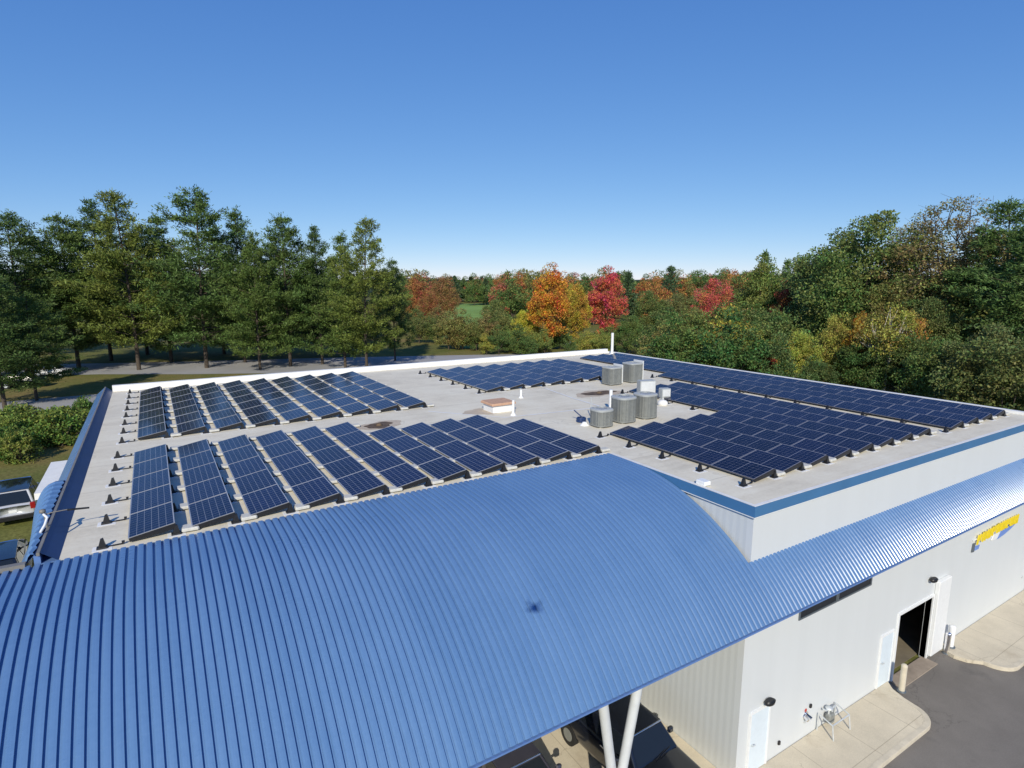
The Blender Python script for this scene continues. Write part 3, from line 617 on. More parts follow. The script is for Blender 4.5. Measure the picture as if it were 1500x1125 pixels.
# ------------------------------------------------------------------ rooftop equipment
def condenser(x, y, s, h, label, kind='octagon', rz=0):
    t = thing('air_conditioner', label, 'air conditioner', (x, y, ROOF), rz, 'air conditioning units on the roof')
    n = 40; a = s / 2
    def sup(r, k, e):
        t_ = 2 * math.pi * k / n; c, s_ = math.cos(t_), math.sin(t_)
        return (r * math.copysign(abs(c) ** e, c), r * math.copysign(abs(s_) ** e, s_))
    e = .62 if kind == 'octagon' else .3
    def ring(r, z): return [(*sup(r, k, e), z) for k in range(n)]
    mb = MB(); vs = []
    rs = [(a * .97, .10), (a * .97, h - .08)]
    for r, z in rs: vs += [(p[0] * (1.0 if k % 2 else .955), p[1] * (1.0 if k % 2 else .955), z) for k, p in enumerate(ring(r, z))]
    mb.add(vs, [(i, (i + 1) % n, n + (i + 1) % n, n + i) for i in range(n)]); mb.build('louvre_body', M['ac'], t)
    g = MB()
    nz = int(h / .075)
    for k in range(1, nz):
        z = .10 + (h - .18) * k / nz; v2 = ring(a * .985, z) + ring(a * .985, z + .014)
        g.add(v2, [(i, (i + 1) % n, n + (i + 1) % n, n + i) for i in range(n)])
    g.build('louvres', M['ac'], t)
    b = MB(); v2 = ring(a * 1.0, .05) + ring(a * 1.0, .11) + ring(a * .7, .11)
    b.add(v2, [(i, (i + 1) % n, n + (i + 1) % n, n + i) for i in range(n)] + [(n + i, n + (i + 1) % n, 2 * n + (i + 1) % n, 2 * n + i) for i in range(n)]); b.build('base_pan', M['ac'], t)
    c = MB(); v3 = ring(a, h - .09) + ring(a * 1.01, h - .02) + ring(a * .96, h) + ring(a * .70, h + .02) + ring(a * .68, h - .05)
    c.add(v3, [(k * n + i, k * n + (i + 1) % n, (k + 1) * n + (i + 1) % n, (k + 1) * n + i) for k in range(4) for i in range(n)]); c.build('top_cover', M['ac_light'], t)
    d = MB(); d.tube((0, 0, h - .06), (0, 0, h - .05), a * .69, a * .69, 24)
    d.build('fan_well', M['black'], t)
    gr = MB()
    for k in range(7):
        r = a * .66 * (k + 1) / 7
        gr.add([(r * math.cos(2 * math.pi * i / 24), r * math.sin(2 * math.pi * i / 24), h + .012) for i in range(24)] + [((r - .012) * math.cos(2 * math.pi * i / 24), (r - .012) * math.sin(2 * math.pi * i / 24), h + .014) for i in range(24)], [(i, (i + 1) % 24, 24 + (i + 1) % 24, 24 + i) for i in range(24)])
    gr.box((-a * .68, -.012, h + .004), (a * .68, .012, h + .011)).box((-.012, -a * .68, h + .004), (.012, a * .68, h + .011)); gr.build('fan_grille', M['steel'], t)
    ft = MB()
    for sx in (-1, 1):
        for sy in (-1, 1): ft.box((sx * a * .6 - .06, sy * a * .6 - .06, .0), (sx * a * .6 + .06, sy * a * .6 + .06, .052))
    ft.build('support_blocks', M['block'], t)
    if kind != 'octagon':
        MB().rbox((a * .99, -a * .9, .1), (a * 1.12, a * .9, h + .12), .02).build('side_panel', M['ac_pale'], t)
    else:
        MB().rbox((a * .98, -.14, .12), (a * 1.08, .14, h - .1), .02).build('service_panel', M['ac_light'], t)
condenser(16.05, 18.85, .87, .77, 'smallest grey air conditioner with round fan top, left of a close trio')
condenser(17.40, 18.98, .97, 1.14, 'tall grey air conditioner in the middle of the trio of units')
condenser(18.80, 19.08, .95, 1.12, 'tall grey air conditioner on the right of the trio of units')
condenser(23.45, 26.7, .95, 1.08, 'square grey air conditioner touching the back middle panel array', 'square')
condenser(25.15, 26.75, .98, 1.20, 'square grey air conditioner with pale side panel, right one of the back pair', 'square')
# pipes, hatch, cabinets
def pipe(x, y, h, r, label, m=M['white'], cap=False):
    t = thing('vent_pipe', label, 'pipe', (x, y, ROOF))
    MB().tube((0, 0, .02), (0, 0, h), r, r, 14).build('pipe', m, t)
    MB().lathe([(r * 2.4, .004), (r * 2.2, .02), (r * 1.15, .10), (r * 1.05, .14)], (0, 0, 0), 14).build('flashing', M['white_membrane'], t)
pipe(33.6, 38.3, 1.85, .115, 'tall white vent pipe at the far roof corner')
pipe(18.3, 20.85, 1.05, .085, 'white vent pipe standing behind the trio of air conditioners')
pipe(13.9, 22.55, .72, .06, 'white pipe beside the rust topped roof box')
pipe(16.45, 25.9, .45, .06, 'short white pipe in front of the back middle panels')
pipe(16.66, 20.3, .95, .022, 'thin grey rod standing left of the trio of air conditioners', M['steel'])
pipe(15.5, 19.3, .10, .09, 'low white roof cap left of the smallest air conditioner')
t = thing('roof_hatch', 'white roof box with a rusty orange lid in the roof centre', 'roof hatch', (13.85, 23.85, ROOF))
MB().rbox((-.55, -.5, .004), (.55, .5, .36), .03).build('curb', M['white'], t)
MB().rbox((-.66, -.6, .362), (.66, .6, .47), .05).build('lid', M['lid'], t)
def cabinet(x, y, sx, sy, h, label, rz=0):
    t = thing('electrical_cabinet', label, 'cabinet', (x, y, ROOF), rz)
    MB().rbox((-sx / 2, -sy / 2, .16), (sx / 2, sy / 2, h), .02).build('cabinet_body', M['ac_light'], t)
    MB().rbox((-sx / 2 + .04, -sy / 2 - .022, .22), (sx / 2 - .04, -sy / 2 - .002, h - .05), .004).build('cabinet_door', M['ac_pale'], t)
    s = MB()
    for u in (-1, 1): s.box((u * sx * .35 - .04, -sy / 2, .004), (u * sx * .35 + .04, sy / 2, .158))
    s.build('rails', M['steel'], t)
cabinet(22.3, 22.6, .90, .45, .92, 'pale electrical cabinet before the right array, behind the trio', R(-18))
cabinet(22.6, 21.55, .5, .4, .62, 'small white cabinet on a stand right of the pale electrical cabinet', R(-18))
mb = MB(); mb.lathe([(.22, .004), (.26, .08), (.24, .18), (.15, .25), (.04, .28)], (0, 0, 0), 18)
t = mb.build('roof_vent', M['seam']); t.location = (21.5, 20.6, ROOF); tag(t, 'rounded cream roof vent right of the trio of air conditioners', 'roof vent')
t = thing('hose_reel', 'coil of dark blue hose left of the smallest air conditioner', 'hose', (15.75, 19.85, ROOF))
mb = MB()
for k in range(4):
    r = .2 - .02 * (k % 2); mb.path([(r * math.cos(i * .5236), r * math.sin(i * .5236), .04 + .05 * k) for i in range(13)], .028, 6)
mb.path([(.1, .1, .2), (-.1, .25, .42), (-.18, .3, .5)], .025, 6)
mb.build('hose', M['blue_dark'], t)
# weather arm on the left parapet
t = thing('weather_sensor', 'small weather sensor on an arm at the front left roof corner', 'sensor', (XL - .36, 17.1, ROOF + .265))
MB().tube((0, 0, 0), (0, 0, .35), .03).path([(0, 0, .3), (.1, 0, .34), (.45, .05, .34)], .012).build('mast', M['trim'], t)
MB().tube((.42, .05, .33), (.85, .1, .28), .026, .022).build('sensor_arm', M['black'], t)
MB().path([(-.02, -.05, .34), (.06, -.2, .30), (.02, -.36, .18), (-.06, -.5, .06)], .028).build('bent_pipe', M['white'], t)
MB().lathe([(.03, 0), (.065, .02), (.065, .08), (.03, .1)], (-.05, .05, .34), 12).build('sensor_head', M['trim'], t)

# ------------------------------------------------------------------ sign on the wall under the eave
t = thing('shop_sign', 'yellow lettered sign with blue swoosh on the wall under the canopy', 'sign', (0, 0, 0))
sgn = MB(); SY = YS - .06; x0, x1 = 28.2, 32.7; zz = lambda x: 4.24 + .10 * math.sin((x - x0) / (x1 - x0) * 2.4)
rs = random.Random(4)
n = 9
for k in range(n):
    xa = x0 + .25 + (x1 - x0 - .25) * k / n; wdt = (x1 - x0) / n * .60; z0 = zz(xa) - .16; h = .40; sl = .09
    st = wdt * .27
    for (u, v0, v1) in ((0, 0, 1), (wdt - st, 0 if k % 3 else .35, 1)):
        sgn.add([(xa + u, SY - .05, z0 + h * v0), (xa + u + st, SY - .05, z0 + h * v0), (xa + u + st + sl, SY - .05, z0 + h * v1), (xa + u + sl, SY - .05, z0 + h * v1)] + [(xa + u, SY, z0 + h * v0), (xa + u + st, SY, z0 + h * v0), (xa + u + st + sl, SY, z0 + h * v1), (xa + u + sl, SY, z0 + h * v1)], [(0, 1, 2, 3), (7, 6, 5, 4), (0, 4, 5, 1), (1, 5, 6, 2), (2, 6, 7, 3), (3, 7, 4, 0)])
    v = rs.choice((0.0, .42, .83, .83)); sgn.box((xa + st + .05 * v, SY - .048, z0 + h * v), (xa + wdt - st + .1 * v, SY - .002, z0 + h * (v + .17)))
sgn.build('lettering', M['yellow'], t)
def plate(name, pts, m):
    MB().prism([(x0 + (x1 - x0) * u, v) for u, v in pts], 0, .04, Matrix(((1, 0, 0, 0), (0, 0, -1, SY + .05), (0, 1, 0, 4.22), (0, 0, 0, 1)))).build(name, m, t)
plate('swoosh', [(.55, -.42), (.62, -.12), (.97, .0), (1.0, -.06), (.85, -.24), (.70, -.36)], M['sign_blue'])
plate('white_panel', [(.42, -.34), (.45, -.12), (.60, -.10), (.54, -.38)], M['white'])
plate('emblem', [(0, -.42), (.01, -.05), (.05, -.06), (.045, -.44)], M['sign_grey']); plate('emblem', [(.06, -.40), (.08, -.24), (.15, -.24), (.135, -.40)], M['sign_blue'])
MB().box((x0, SY + .01, 4.3), (x1, SY + .05, 4.34)).build('mounting_bar', M['white'], t)

# ------------------------------------------------------------------ bollards, gas meter guard
def bollard(x, y, h, r, m, label, z=0):
    t = thing('bollard', label, 'bollard', (x, y, z), 0, 'bollards by the overhead door')
    MB().tube((0, 0, 0), (0, 0, h), r, r, 20).build('post', m, t)
    MB().lathe([(r * 1.03, h - .03), (r * 1.0, h + .02), (r * .6, h + .06), (r * .1, h + .075)], (0, 0, 0), 20).build('cap', m, t)
    MB().lathe([(r * 1.5, .0), (r * 1.5, .03), (r * 1.1, .05)], (0, 0, 0), 20).build('foot_ring', M['sign_grey'], t)
bollard(26.35, 9.22, .86, .10, M['chrome'], 'chrome bollard right of the overhead door')
bollard(26.72, 9.25, .88, .12, M['white'], 'white bollard beside the chrome bollard', .15)
bollard(22.15, 8.93, 1.02, .10, M['curb'], 'cream bollard at the left side of the overhead door', .15)
t = thing('meter_guard', 'steel pipe guard in front of the gas meter', 'guard rail', (18.25, YS, .15))
for x in (-.55, .42):
    MB().path([(x, -.06, .0), (x, -.06, .62), (x + .0, -.55, .50), (x + .0, -.62, .0)], .024, 8).build('hoop', M['steel'], t)
MB().tube((-.55, -.55, .5), (.42, -.55, .5), .022).build('cross_bar', M['steel'], t)
t = thing('gas_meter', 'grey gas meter on the wall behind its pipe guard', 'gas meter', (18.2, YS - .06, .35))
MB().rbox((-.16, -.22, 0), (.16, -.02, .32), .05).build('meter_body', M['ac'], t)
MB().path([(-.1, -.12, .3), (-.1, -.12, .5), (-.3, -.12, .52), (-.3, -.02, .52)], .03).path([(.1, -.12, .3), (.1, -.12, .45), (.32, -.10, .45), (.32, -.06, -.34)], .03).build('meter_pipes', M['steel'], t)
MB().lathe([(.09, 0), (.12, .02), (.12, .05), (.04, .08)], (-.1, -.12, .5), 14).build('regulator', M['steel'], t)

# ------------------------------------------------------------------ cars
def car(name, label, cat, loc, rz, L, W, H, paint, hood=1.2, hoodz=1.0, belt=1.05, back=0.25, ground=.28, group=None, far=False, roof_mat=None, wind=.75):
    """front towards local -Y"""
    t = thing(name, label, cat, loc, rz, group); hw = W / 2
    st = [(-L / 2, .82, .45, hoodz * .80), (-L / 2 + .12, .93, ground, hoodz * .90), (-L / 2 + .45, .985, ground, hoodz * .97), (-L / 2 + hood * .8, 1, ground, hoodz), (-L / 2 + hood + .1, 1, ground, hoodz + .04), (-L / 2 + hood + .5, 1, ground, belt), (0, 1, ground, belt + .01), (L / 2 - .7, 1, ground, belt + .02), (L / 2 - .2, .97, ground, belt + .01), (L / 2 - .05, .92, ground + .08, belt - .02), (L / 2, .86, ground + .2, belt - .10)]
    sec = lambda w_, zb, zt: [(0, zb), (w_ * .86, zb), (w_ * .985, zb + .10), (w_, zb + .40 * (zt - zb)), (w_ * .985, zb + .72 * (zt - zb)), (w_ * .955, zt - .05), (w_ * .90, zt), (w_ * .5, zt + .025), (0, zt + .03)]
    vs = []; m = None
    for (y, k, zb, zt) in st:
        s = sec(hw * k, zb, zt); ring = [(x, y, z) for x, z in s] + [(-x, y, z) for x, z in reversed(s[1:-1])]; m = len(ring); vs += ring
    fs = [(a * m + i, a * m + (i + 1) % m, (a + 1) * m + (i + 1) % m, (a + 1) * m + i) for a in range(len(st) - 1) for i in range(m)]
    fs += [tuple(range(m)), tuple(reversed(range((len(st) - 1) * m, len(st) * m)))]
    mb = MB(); mb.add(vs, fs, True); body = mb.build('body', paint, t)
    sub = body.modifiers.new('smooth', 'SUBSURF'); sub.levels = 1; sub.render_levels = 1
    # cabin
    yb0, yb1 = -L / 2 + hood, L / 2 - .12; yt0, yt1 = yb0 + wind, yb1 - back
    wb, wt = hw * .90, hw * .73
    base = [(-wb, yb0, belt - .03), (wb, yb0, belt - .03), (wb, yb1, belt - .03), (-wb, yb1, belt - .03)]
    top = [(-wt, yt0, H - .04), (wt, yt0, H - .04), (wt, yt1, H - .04), (-wt, yt1, H - .04)]
    cabm = MB(); cabm.add(base + top, [(0, 1, 5, 4), (1, 2, 6, 5), (2, 3, 7, 6), (3, 0, 4, 7), (4, 5, 6, 7)]); cb = cabm.build('cabin', paint, t)
    bv = cb.modifiers.new('bevel', 'BEVEL'); bv.width = .05; bv.segments = 3
    rf = MB(); nseg = 8; rv = []
    for j in range(nseg + 1):
        f = j / nseg; y = yt0 + (yt1 - yt0) * f; hh = H - .04 + .045 * math.sin(math.pi * (.12 + .76 * f))
        rv += [(-wt * 1.0, y, H - .035), (-wt * .8, y, hh), (0, y, hh + .015), (wt * .8, y, hh), (wt * 1.0, y, H - .035)]
    rf.add(rv, [(j * 5 + i, j * 5 + i + 1, j * 5 + 6 + i, j * 5 + 5 + i) for j in range(nseg) for i in range(4)], True); rf.build('roof', roof_mat or paint, t)
    def pane(nm, a, b, c, d, ins=.07):
        P = [Vector(q) for q in (a, b, c, d)]; cen = sum(P, Vector()) / 4; nrm = (P[1] - P[0]).cross(P[3] - P[0]).normalized()
        if nrm.dot(cen - Vector((0, (yb0 + yb1) / 2, belt))) < 0: nrm = -nrm
        lw = [(p + (cen - p).normalized() * ins * (1.6)) for p in P]
        mb = MB(); mb.add([p + nrm * .012 for p in lw] + [p - nrm * .01 for p in lw], [(0, 1, 2, 3), (7, 6, 5, 4), (0, 4, 5, 1), (1, 5, 6, 2), (2, 6, 7, 3), (3, 7, 4, 0)]); return mb.build(nm, M['glass'], t)
    pane('windshield', base[0], base[1], top[1], top[0]); pane('rear_window', base[3], base[2], top[2], top[3])
    for sgn_, (b0, b1, t0, t1) in ((1, (base[1], base[2], top[1], top[2])), (-1, (base[0], base[3], top[0], top[3]))):
        L_ = lambda a, b, f: tuple(a[i] + (b[i] - a[i]) * f for i in range(3))
        pane('side_window', L_(b0, b1, .05), L_(b0, b1, .47), L_(t0, t1, .45), L_(t0, t1, .0), .05); pane('side_window', L_(b0, b1, .5), L_(b0, b1, .93), L_(t0, t1, .97), L_(t0, t1, .48), .05)
    # wheels
    wr = .36
    for sx in (-1, 1):
        for y in (-L / 2 + .95, L / 2 - .98):
            wh = MB(); wh.tube((sx * (hw - .20), y, wr), (sx * (hw + .012), y, wr), wr, wr, 24); o = wh.build('wheel', M['tyre'], t)
            MB().tube((sx * (hw - .1), y, wr), (sx * (hw + .02), y, wr), wr * .62, wr * .58, 16).build('rim', M['steel'] if far else M['ac'], o)
    if far: return t
    MB().tube((-wt * .92, yt0 - .03, H - .03), (wt * .92, yt0 - .03, H - .03), .03, .03, 8).build('roof_trim', M['chrome'], t)
    for sx in (-1, 1):
        mr = MB(); mr.rbox((sx * (hw + .12) - .10, yb0 + .42, belt + .02), (sx * (hw + .12) + .10, yb0 + .55, belt + .17), .04); mr.tube((sx * (hw - .06), yb0 + .5, belt + .03), (sx * (hw + .08), yb0 + .48, belt + .08), .03); mr.build('mirror', paint, t)
        hd = MB(); hd.rbox((sx * hw * .68 - .17, -L / 2 - .012, hoodz * .66), (sx * hw * .68 + .17, -L / 2 + .2, hoodz * .82), .03); hd.build('headlight', M['lamp'], t)
        tl = MB(); tl.rbox((sx * hw * .84 - .12, L / 2 - .14, belt - .30), (sx * hw * .84 + .10, L / 2 + .02, belt + .02), .03); tl.build('taillight', M['tail'], t)
        MB().rbox((sx * (hw - .01) - .012, yb0 + 1.2, belt - .16), (sx * (hw - .01) + .012, yb0 + 1.38, belt - .12), .008).build('door_handle', M['chrome'], t)
    gm = MB()
    for k in range(4): gm.box((-hw * .5, -L / 2 - .02, hoodz * .58 + k * .055), (hw * .5, -L / 2 + .1, hoodz * .58 + k * .055 + .022))
    gm.build('grille', M['chrome'], t)
    MB().rbox((-hw * .9, -L / 2 - .06, .32), (hw * .9, -L / 2 + .14, .52), .04).build('bumper', M['black'], t)
    MB().rbox((-hw * .9, L / 2 - .14, .34), (hw * .9, L / 2 + .07, .56), .04).build('bumper', M['black'], t)
    MB().box((-.16, L / 2 + .002, .70), (.16, L / 2 + .012, .84)).build('number_plate', M['white'], t)
    for s in (-1, 1):
        MB().tube((s * .1, yb0 - .05, belt + .02), (s * .1 + .5, yb0 + .06, belt + .05), .012, .008, 6).build('wiper', M['black'], t)
    return t
car('pickup_truck', 'black pickup truck under the canopy beside the white side wall', 'truck', (11.28, 11.6, .15), R(2), 5.4, 1.92, 1.78, M['car_black'], 1.55, 1.12, 1.2, .5, wind=.55)
car('parked_car', 'dark car with black roof under the canopy left of the pickup', 'car', (7.80, 12.5, .15), R(1), 4.6, 1.8, 1.40, M['car_dark'], 1.15, .88, .90, .4, wind=.85)
car('parked_suv', 'silver sport utility vehicle seen from behind at the left edge', 'car', (-6.9, 39.05, GB), R(184), 4.6, 1.88, 1.74, M['car_silver'], 1.1, 1.02, 1.08, .3, roof_mat=M['glass'])
car('parked_car', 'black car parked in front of the silver vehicle at the left edge', 'car', (-6.2, 30.0, GB), R(186), 4.6, 1.9, 1.5, M['car_black'], 1.15, .96, 1.0, .5, wind=.8)
car('parked_car', 'white car half hidden behind pine trunks at far left', 'car', (-11.5, 96.5, GB), R(62), 4.6, 1.85, 1.5, M['car_white'], far=True)
car('parked_car', 'white car between the orange and the red maple', 'car', (68.5, 94, GB), R(60), 4.6, 1.85, 1.6, M['car_white'], far=True)
car('parked_car', 'dark car parked in the shade of the pines at far left', 'car', (-13.5, 88.0, GB), R(80), 4.6, 1.85, 1.5, M['car_black'], far=True)

# ------------------------------------------------------------------ drone that carries the camera (its shadow falls on the canopy)
t = thing('drone', 'small white quadcopter drone hovering above the building front', 'drone', (0, 0, CAM_H + .09), -YAW)
MB().rbox((-.075, -.11, .0), (.075, .11, .085), .03).build('body', M['white'], t)
for sx in (-1, 1):
    for sy in (-1, 1):
        o = MB().tube((sx * .06, sy * .08, .05), (sx * .14, sy * .14, .06), .018, .013, 8).tube((sx * .14, sy * .14, .03), (sx * .14, sy * .14, .09), .018, .018, 10).build('arm', M['white'], t)
        a = random.uniform(0, 3); dx, dy = math.cos(a), math.sin(a)
        MB().add([(sx * .14 + dx * .10 - dy * .012, sy * .14 + dy * .10 + dx * .012, .095), (sx * .14 + dx * .10 + dy * .012, sy * .14 + dy * .10 - dx * .012, .099), (sx * .14 - dx * .10 + dy * .012, sy * .14 - dy * .10 - dx * .012, .095), (sx * .14 - dx * .10 - dy * .012, sy * .14 - dy * .10 + dx * .012, .099)], [(0, 1, 2, 3)]).build('propeller', M['white'], o)

# ------------------------------------------------------------------ trees
def unit(a): return a / np.maximum(np.linalg.norm(a, axis=1, keepdims=True), 1e-6)
def rhombs(c, d, length, width, rng):
    n = len(c); s = unit(np.cross(d, rng.normal(size=(n, 3)))); L = np.asarray(length).reshape(-1, 1); Wd = np.asarray(width).reshape(-1, 1)
    V = np.empty((n, 4, 3)); V[:, 0] = c; V[:, 1] = c + d * L * .5 + s * Wd * .5; V[:, 2] = c + d * L; V[:, 3] = c + d * L * .5 - s * Wd * .5
    return V.reshape(-1, 3), np.arange(4 * n).reshape(-1, 4)
def pine_mesh(seed, H, Rr, dens=1.0, bare=.22, leaf=.55, lod=False):
    rng = np.random.default_rng(seed); wood = MB(); C = []; D = []
    tap = rng.uniform(.62, .98); top = H; r0 = .0105 * H
    lean = rng.normal(size=2) * .012 * H
    ctr = lambda z: np.array([lean[0] * (z / H) ** 2, lean[1] * (z / H) ** 2, z])
    zs = np.linspace(0, H * .97, 8)
    for a, b in zip(zs[:-1], zs[1:]): wood.tube(ctr(a), ctr(b), r0 * (1 - a / H) + .03, r0 * (1 - b / H) + .03, 8, False)
    z = H * bare
    while z < H * .985:
        t = (z - H * bare) / (H * (1 - bare))
        prof = (1 - t) ** tap * (.80 + .35 * min(1, t * 4)) + .07
        nb = rng.integers(3, 5)
        a0 = rng.uniform(0, 6.28)
        for k in range(nb):
            a = a0 + k * 6.283 / nb + rng.normal() * .3
            Lb = Rr * prof * rng.uniform(.55, 1.2)
            if rng.random() < .12: Lb *= .4
            rise = rng.uniform(-.05, .42) + .40 * t
            dr = np.array([math.cos(a), math.sin(a), 0]); p0 = ctr(z)
            tip = p0 + dr * Lb + np.array([0, 0, rise * Lb])
            if not lod: wood.tube(p0, tip, max(.02, .012 * Lb), .01, 4, False)
            side = np.array([-dr[1], dr[0], 0])
            nt_ = max(3, int(Lb * (4.2 if lod else 1.75) * dens))
            s = rng.uniform(.22, 1.0, nt_) ** .8
            lat = rng.normal(size=nt_) * (.10 + .26 * s) * Lb * .62
            P = p0 + dr * (s * Lb)[:, None] + side * lat[:, None]; P[:, 2] += rise * Lb * s ** 1.8 + rng.normal(size=nt_) * .20
            m = 5 if lod else 30
            P = np.repeat(P, m, 0) + rng.normal(size=(nt_ * m, 3)) * (np.array([.22, .22, .17]) if lod else np.array([.30, .30, .19]) * rng.uniform(.6, 1.3, (nt_, 1)).repeat(m, 0))
            dd = unit(dr * .6 + rng.normal(size=(nt_ * m, 3)) * np.array([.8, .8, .55]) + np.array([0, 0, .55]))
            C.append(P); D.append(dd)
        z += H * rng.uniform(.022, .052)
    n = 60; P = ctr(H * .97) + rng.normal(size=(n, 3)) * np.array([.22, .22, .5]); C.append(P); D.append(unit(rng.normal(size=(n, 3)) + np.array([0, 0, 1.2])))
    C = np.concatenate(C); D = np.concatenate(D)
    V, F = rhombs(C, D, leaf * rng.uniform(.7, 1.3, len(C)), leaf * .26 * rng.uniform(.7, 1.3, len(C)), rng)
    return wood, V, F
def leafy_mesh(seed, H, Rr, n_blob=80, per=150, leaf=.36, bare=.25, sparse=0.0, shape=1.0, lod=False, stems=1, twigs=False):
    rng = np.random.default_rng(seed); wood = MB()
    zc = H * (bare + (1 - bare) * .52); rz = H * (1 - bare) * .52
    B = []
    while len(B) < n_blob:
        p = rng.uniform(-1, 1, 3); q = np.linalg.norm(p)
        if q > 1 or q < .35 and rng.random() < .7: continue
        k = 1 - .28 * max(0, p[2]) * shape
        B.append(np.array([p[0] * Rr * k * (1 + .15 * math.sin(3 * math.atan2(p[1], p[0]) + seed)), p[1] * Rr * k, zc + p[2] * rz]))
    B = np.array(B)
    fork = H * (bare + .12)
    for s in range(stems):
        off = rng.normal(size=2) * (.02 * H if stems > 1 else 0)
        b0 = np.array([off[0], off[1], 0]); tp = np.array([off[0] * 3, off[1] * 3, fork]); r0 = .013 * H + .05
        wood.tube(b0, tp, r0, r0 * .72, 8, False)
        idx = rng.choice(len(B), min(len(B), 6 if lod else 16), replace=False)
        for i in idx:
            e = B[i]; mid = tp * .45 + e * .55 + np.array([0, 0, -.03 * H]); wood.tube(tp, mid, r0 * .5, r0 * .28, 5, False); wood.tube(mid, e, r0 * .28, .02, 5, False)
    if twigs:
        for b in B:
            k = B[np.argmin(np.linalg.norm(B - (b * .6 + np.array([0, 0, zc * .4])), axis=1))]
            wood.tube(k, b, .05, .02, 4, False)
            for q in range(5): wood.tube(b, b + rng.normal(size=3) * np.array([.7, .7, .5]) + np.array([0, 0, .25]), .022, .008, 3, False)
    rb = Rr * rng.uniform(.15, .30, n_blob) * (.7 if twigs else 1)
    C = []; D = []
    for b, r in zip(B, rb):
        m = int(per * rng.uniform(.5, 1.3) * (1 - sparse * max(0, (b[2] - zc) / rz + .3)))
        u = unit(rng.normal(size=(m, 3))); rad = r * rng.uniform(.35, 1.05, m) ** .6
        P = b + u * rad[:, None] * np.array([1.15, 1.15, .75]); C.append(P); D.append(unit(u * .6 + rng.normal(size=(m, 3)) * .7 + np.array([0, 0, -.15])))
    C = np.concatenate(C); D = np.concatenate(D)
    keep = C[:, 2] > .15
    C = C[keep]; D = D[keep]
    V, F = rhombs(C, D, leaf * rng.uniform(.7, 1.35, len(C)), leaf * .62 * rng.uniform(.7, 1.2, len(C)), rng)
    return wood, V, F
def proto(kind, m, bark):
    wood, V, F = m
    wm = wood.mesh('trunk'); wm.materials.append(bark); cm_ = np_mesh('crown', V, F); cm_.materials.append(M[kind]); return wm, cm_
def plant_tree(name, pr, label, cat, x, y, s=1.0, sz=None, rz=None, color=(.04, .07, .02), group=None, z=None):
    wm, cm_ = pr
    t = thing(name, label, cat, (x, y, (ground_h(x, y) if z is None else z) - .05), random.uniform(0, 6.28) if rz is None else rz, group)
    t.scale = (s, s, sz or s)
    link('trunk', wm, None, t); c = link('crown', cm_, None, t); k = min(BOOST, (.68 if name == 'maple_tree' or 'maple' in label else .5) / max(color)) if name != 'pine_tree' or sum(color) < .2 else 1; c.color = (*[q * k for q in color], 1); return t
def at(px, D):
    """ground point that lies D metres ahead on the bearing seen at column px of the photograph"""
    b = YAW + math.atan((px - 750) / 871.0); r = D / math.cos(b - YAW); return r * math.sin(b), r * math.cos(b)
PINES = [proto('needles', pine_mesh(11 + k, 22, R_, 2.1, ba, .42), M['bark']) for k, (R_, ba) in enumerate([(7.0, .15), (6.2, .13), (7.4, .16), (6.6, .12), (5.4, .11)])]
# front row of tall pines: (column, distance, top row in the photograph, prototype, width factor, tint, label)
g1, g2, g3, g4 = (.118, .176, .042), (.104, .168, .044), (.162, .202, .042), (.086, .140, .038)
pine_rows = [
    (22, 78, 318, 0, 1.25, g4, 'dark pine at the left edge of the tall pine row'), (-40, 70, 330, 2, 1.2, g4, 'pine cut off by the left edge of the picture'),
    (100, 84, 318, 1, 1.2, g1, 'green pine above the twin dark trunks beside the left parapet'), (150, 92, 302, 3, 1.15, g4, 'dark pine just left of the yellow tinged pine'),
    (190, 82, 288, 2, 1.05, g3, 'yellow tinged tall pine, second highest of the pine row'), (240, 90, 318, 4, 1.1, g2, 'narrow pine between the two highest pines'),
    (292, 84, 286, 0, 1.15, g2, 'highest round topped pine of the tall pine row'), (350, 90, 312, 4, 1.0, g2, 'slim spired pine right of the highest pine'),
    (372, 82, 345, 3, .95, g1, 'short green pine right of the slim spired pine'), (418, 86, 318, 1, 1.05, g2, 'bluish broad topped pine in the middle right of the row'), (466, 88, 338, 3, 1.0, g4, 'dark short topped pine left of the last big pine'),
    (500, 84, 345, 4, 1.0, g1, 'green pine tucked behind the last big pine'), (532, 80, 324, 2, .95, g3, 'last big golden green pine at the right end of the row'), (575, 92, 380, 1, .85, g4, 'small dark pine at the right end of the pine row')]
for (px, D, ty, k, wf, c, lab) in pine_rows:
    x, y = at(px, D); r = D
    top = CAM_H + (416 - ty) / 871.0 * D * 1.0; s = (top - GB) / 22.0
    plant_tree('pine_tree', PINES[k], lab, 'pine tree', x, y, s * wf * .92, s, color=c, group='tall pines along the road')
for k, (px, D, hgt) in enumerate([(30, 60, 11), (-20, 56, 13), (60, 100, 20), (205, 100, 21), (320, 101, 20), (400, 100, 18.5), (480, 100, 16)]):
    x, y = at(px, D); s = hgt / 22
    plant_tree('pine_tree', PINES[k % 5], ['low spreading pine in front of the pine row at far left', 'leafy pine at the left edge before the hedge', 'background pine seen between the twin trunks at far left', 'background pine behind the yellow tinged pine', 'background pine behind the highest pine', 'background pine behind the bluish pine', 'background pine behind the last big pine'][k], 'pine tree', x, y, s * 1.25, s, color=(g1, g4)[k % 2], group='tall pines along the road')

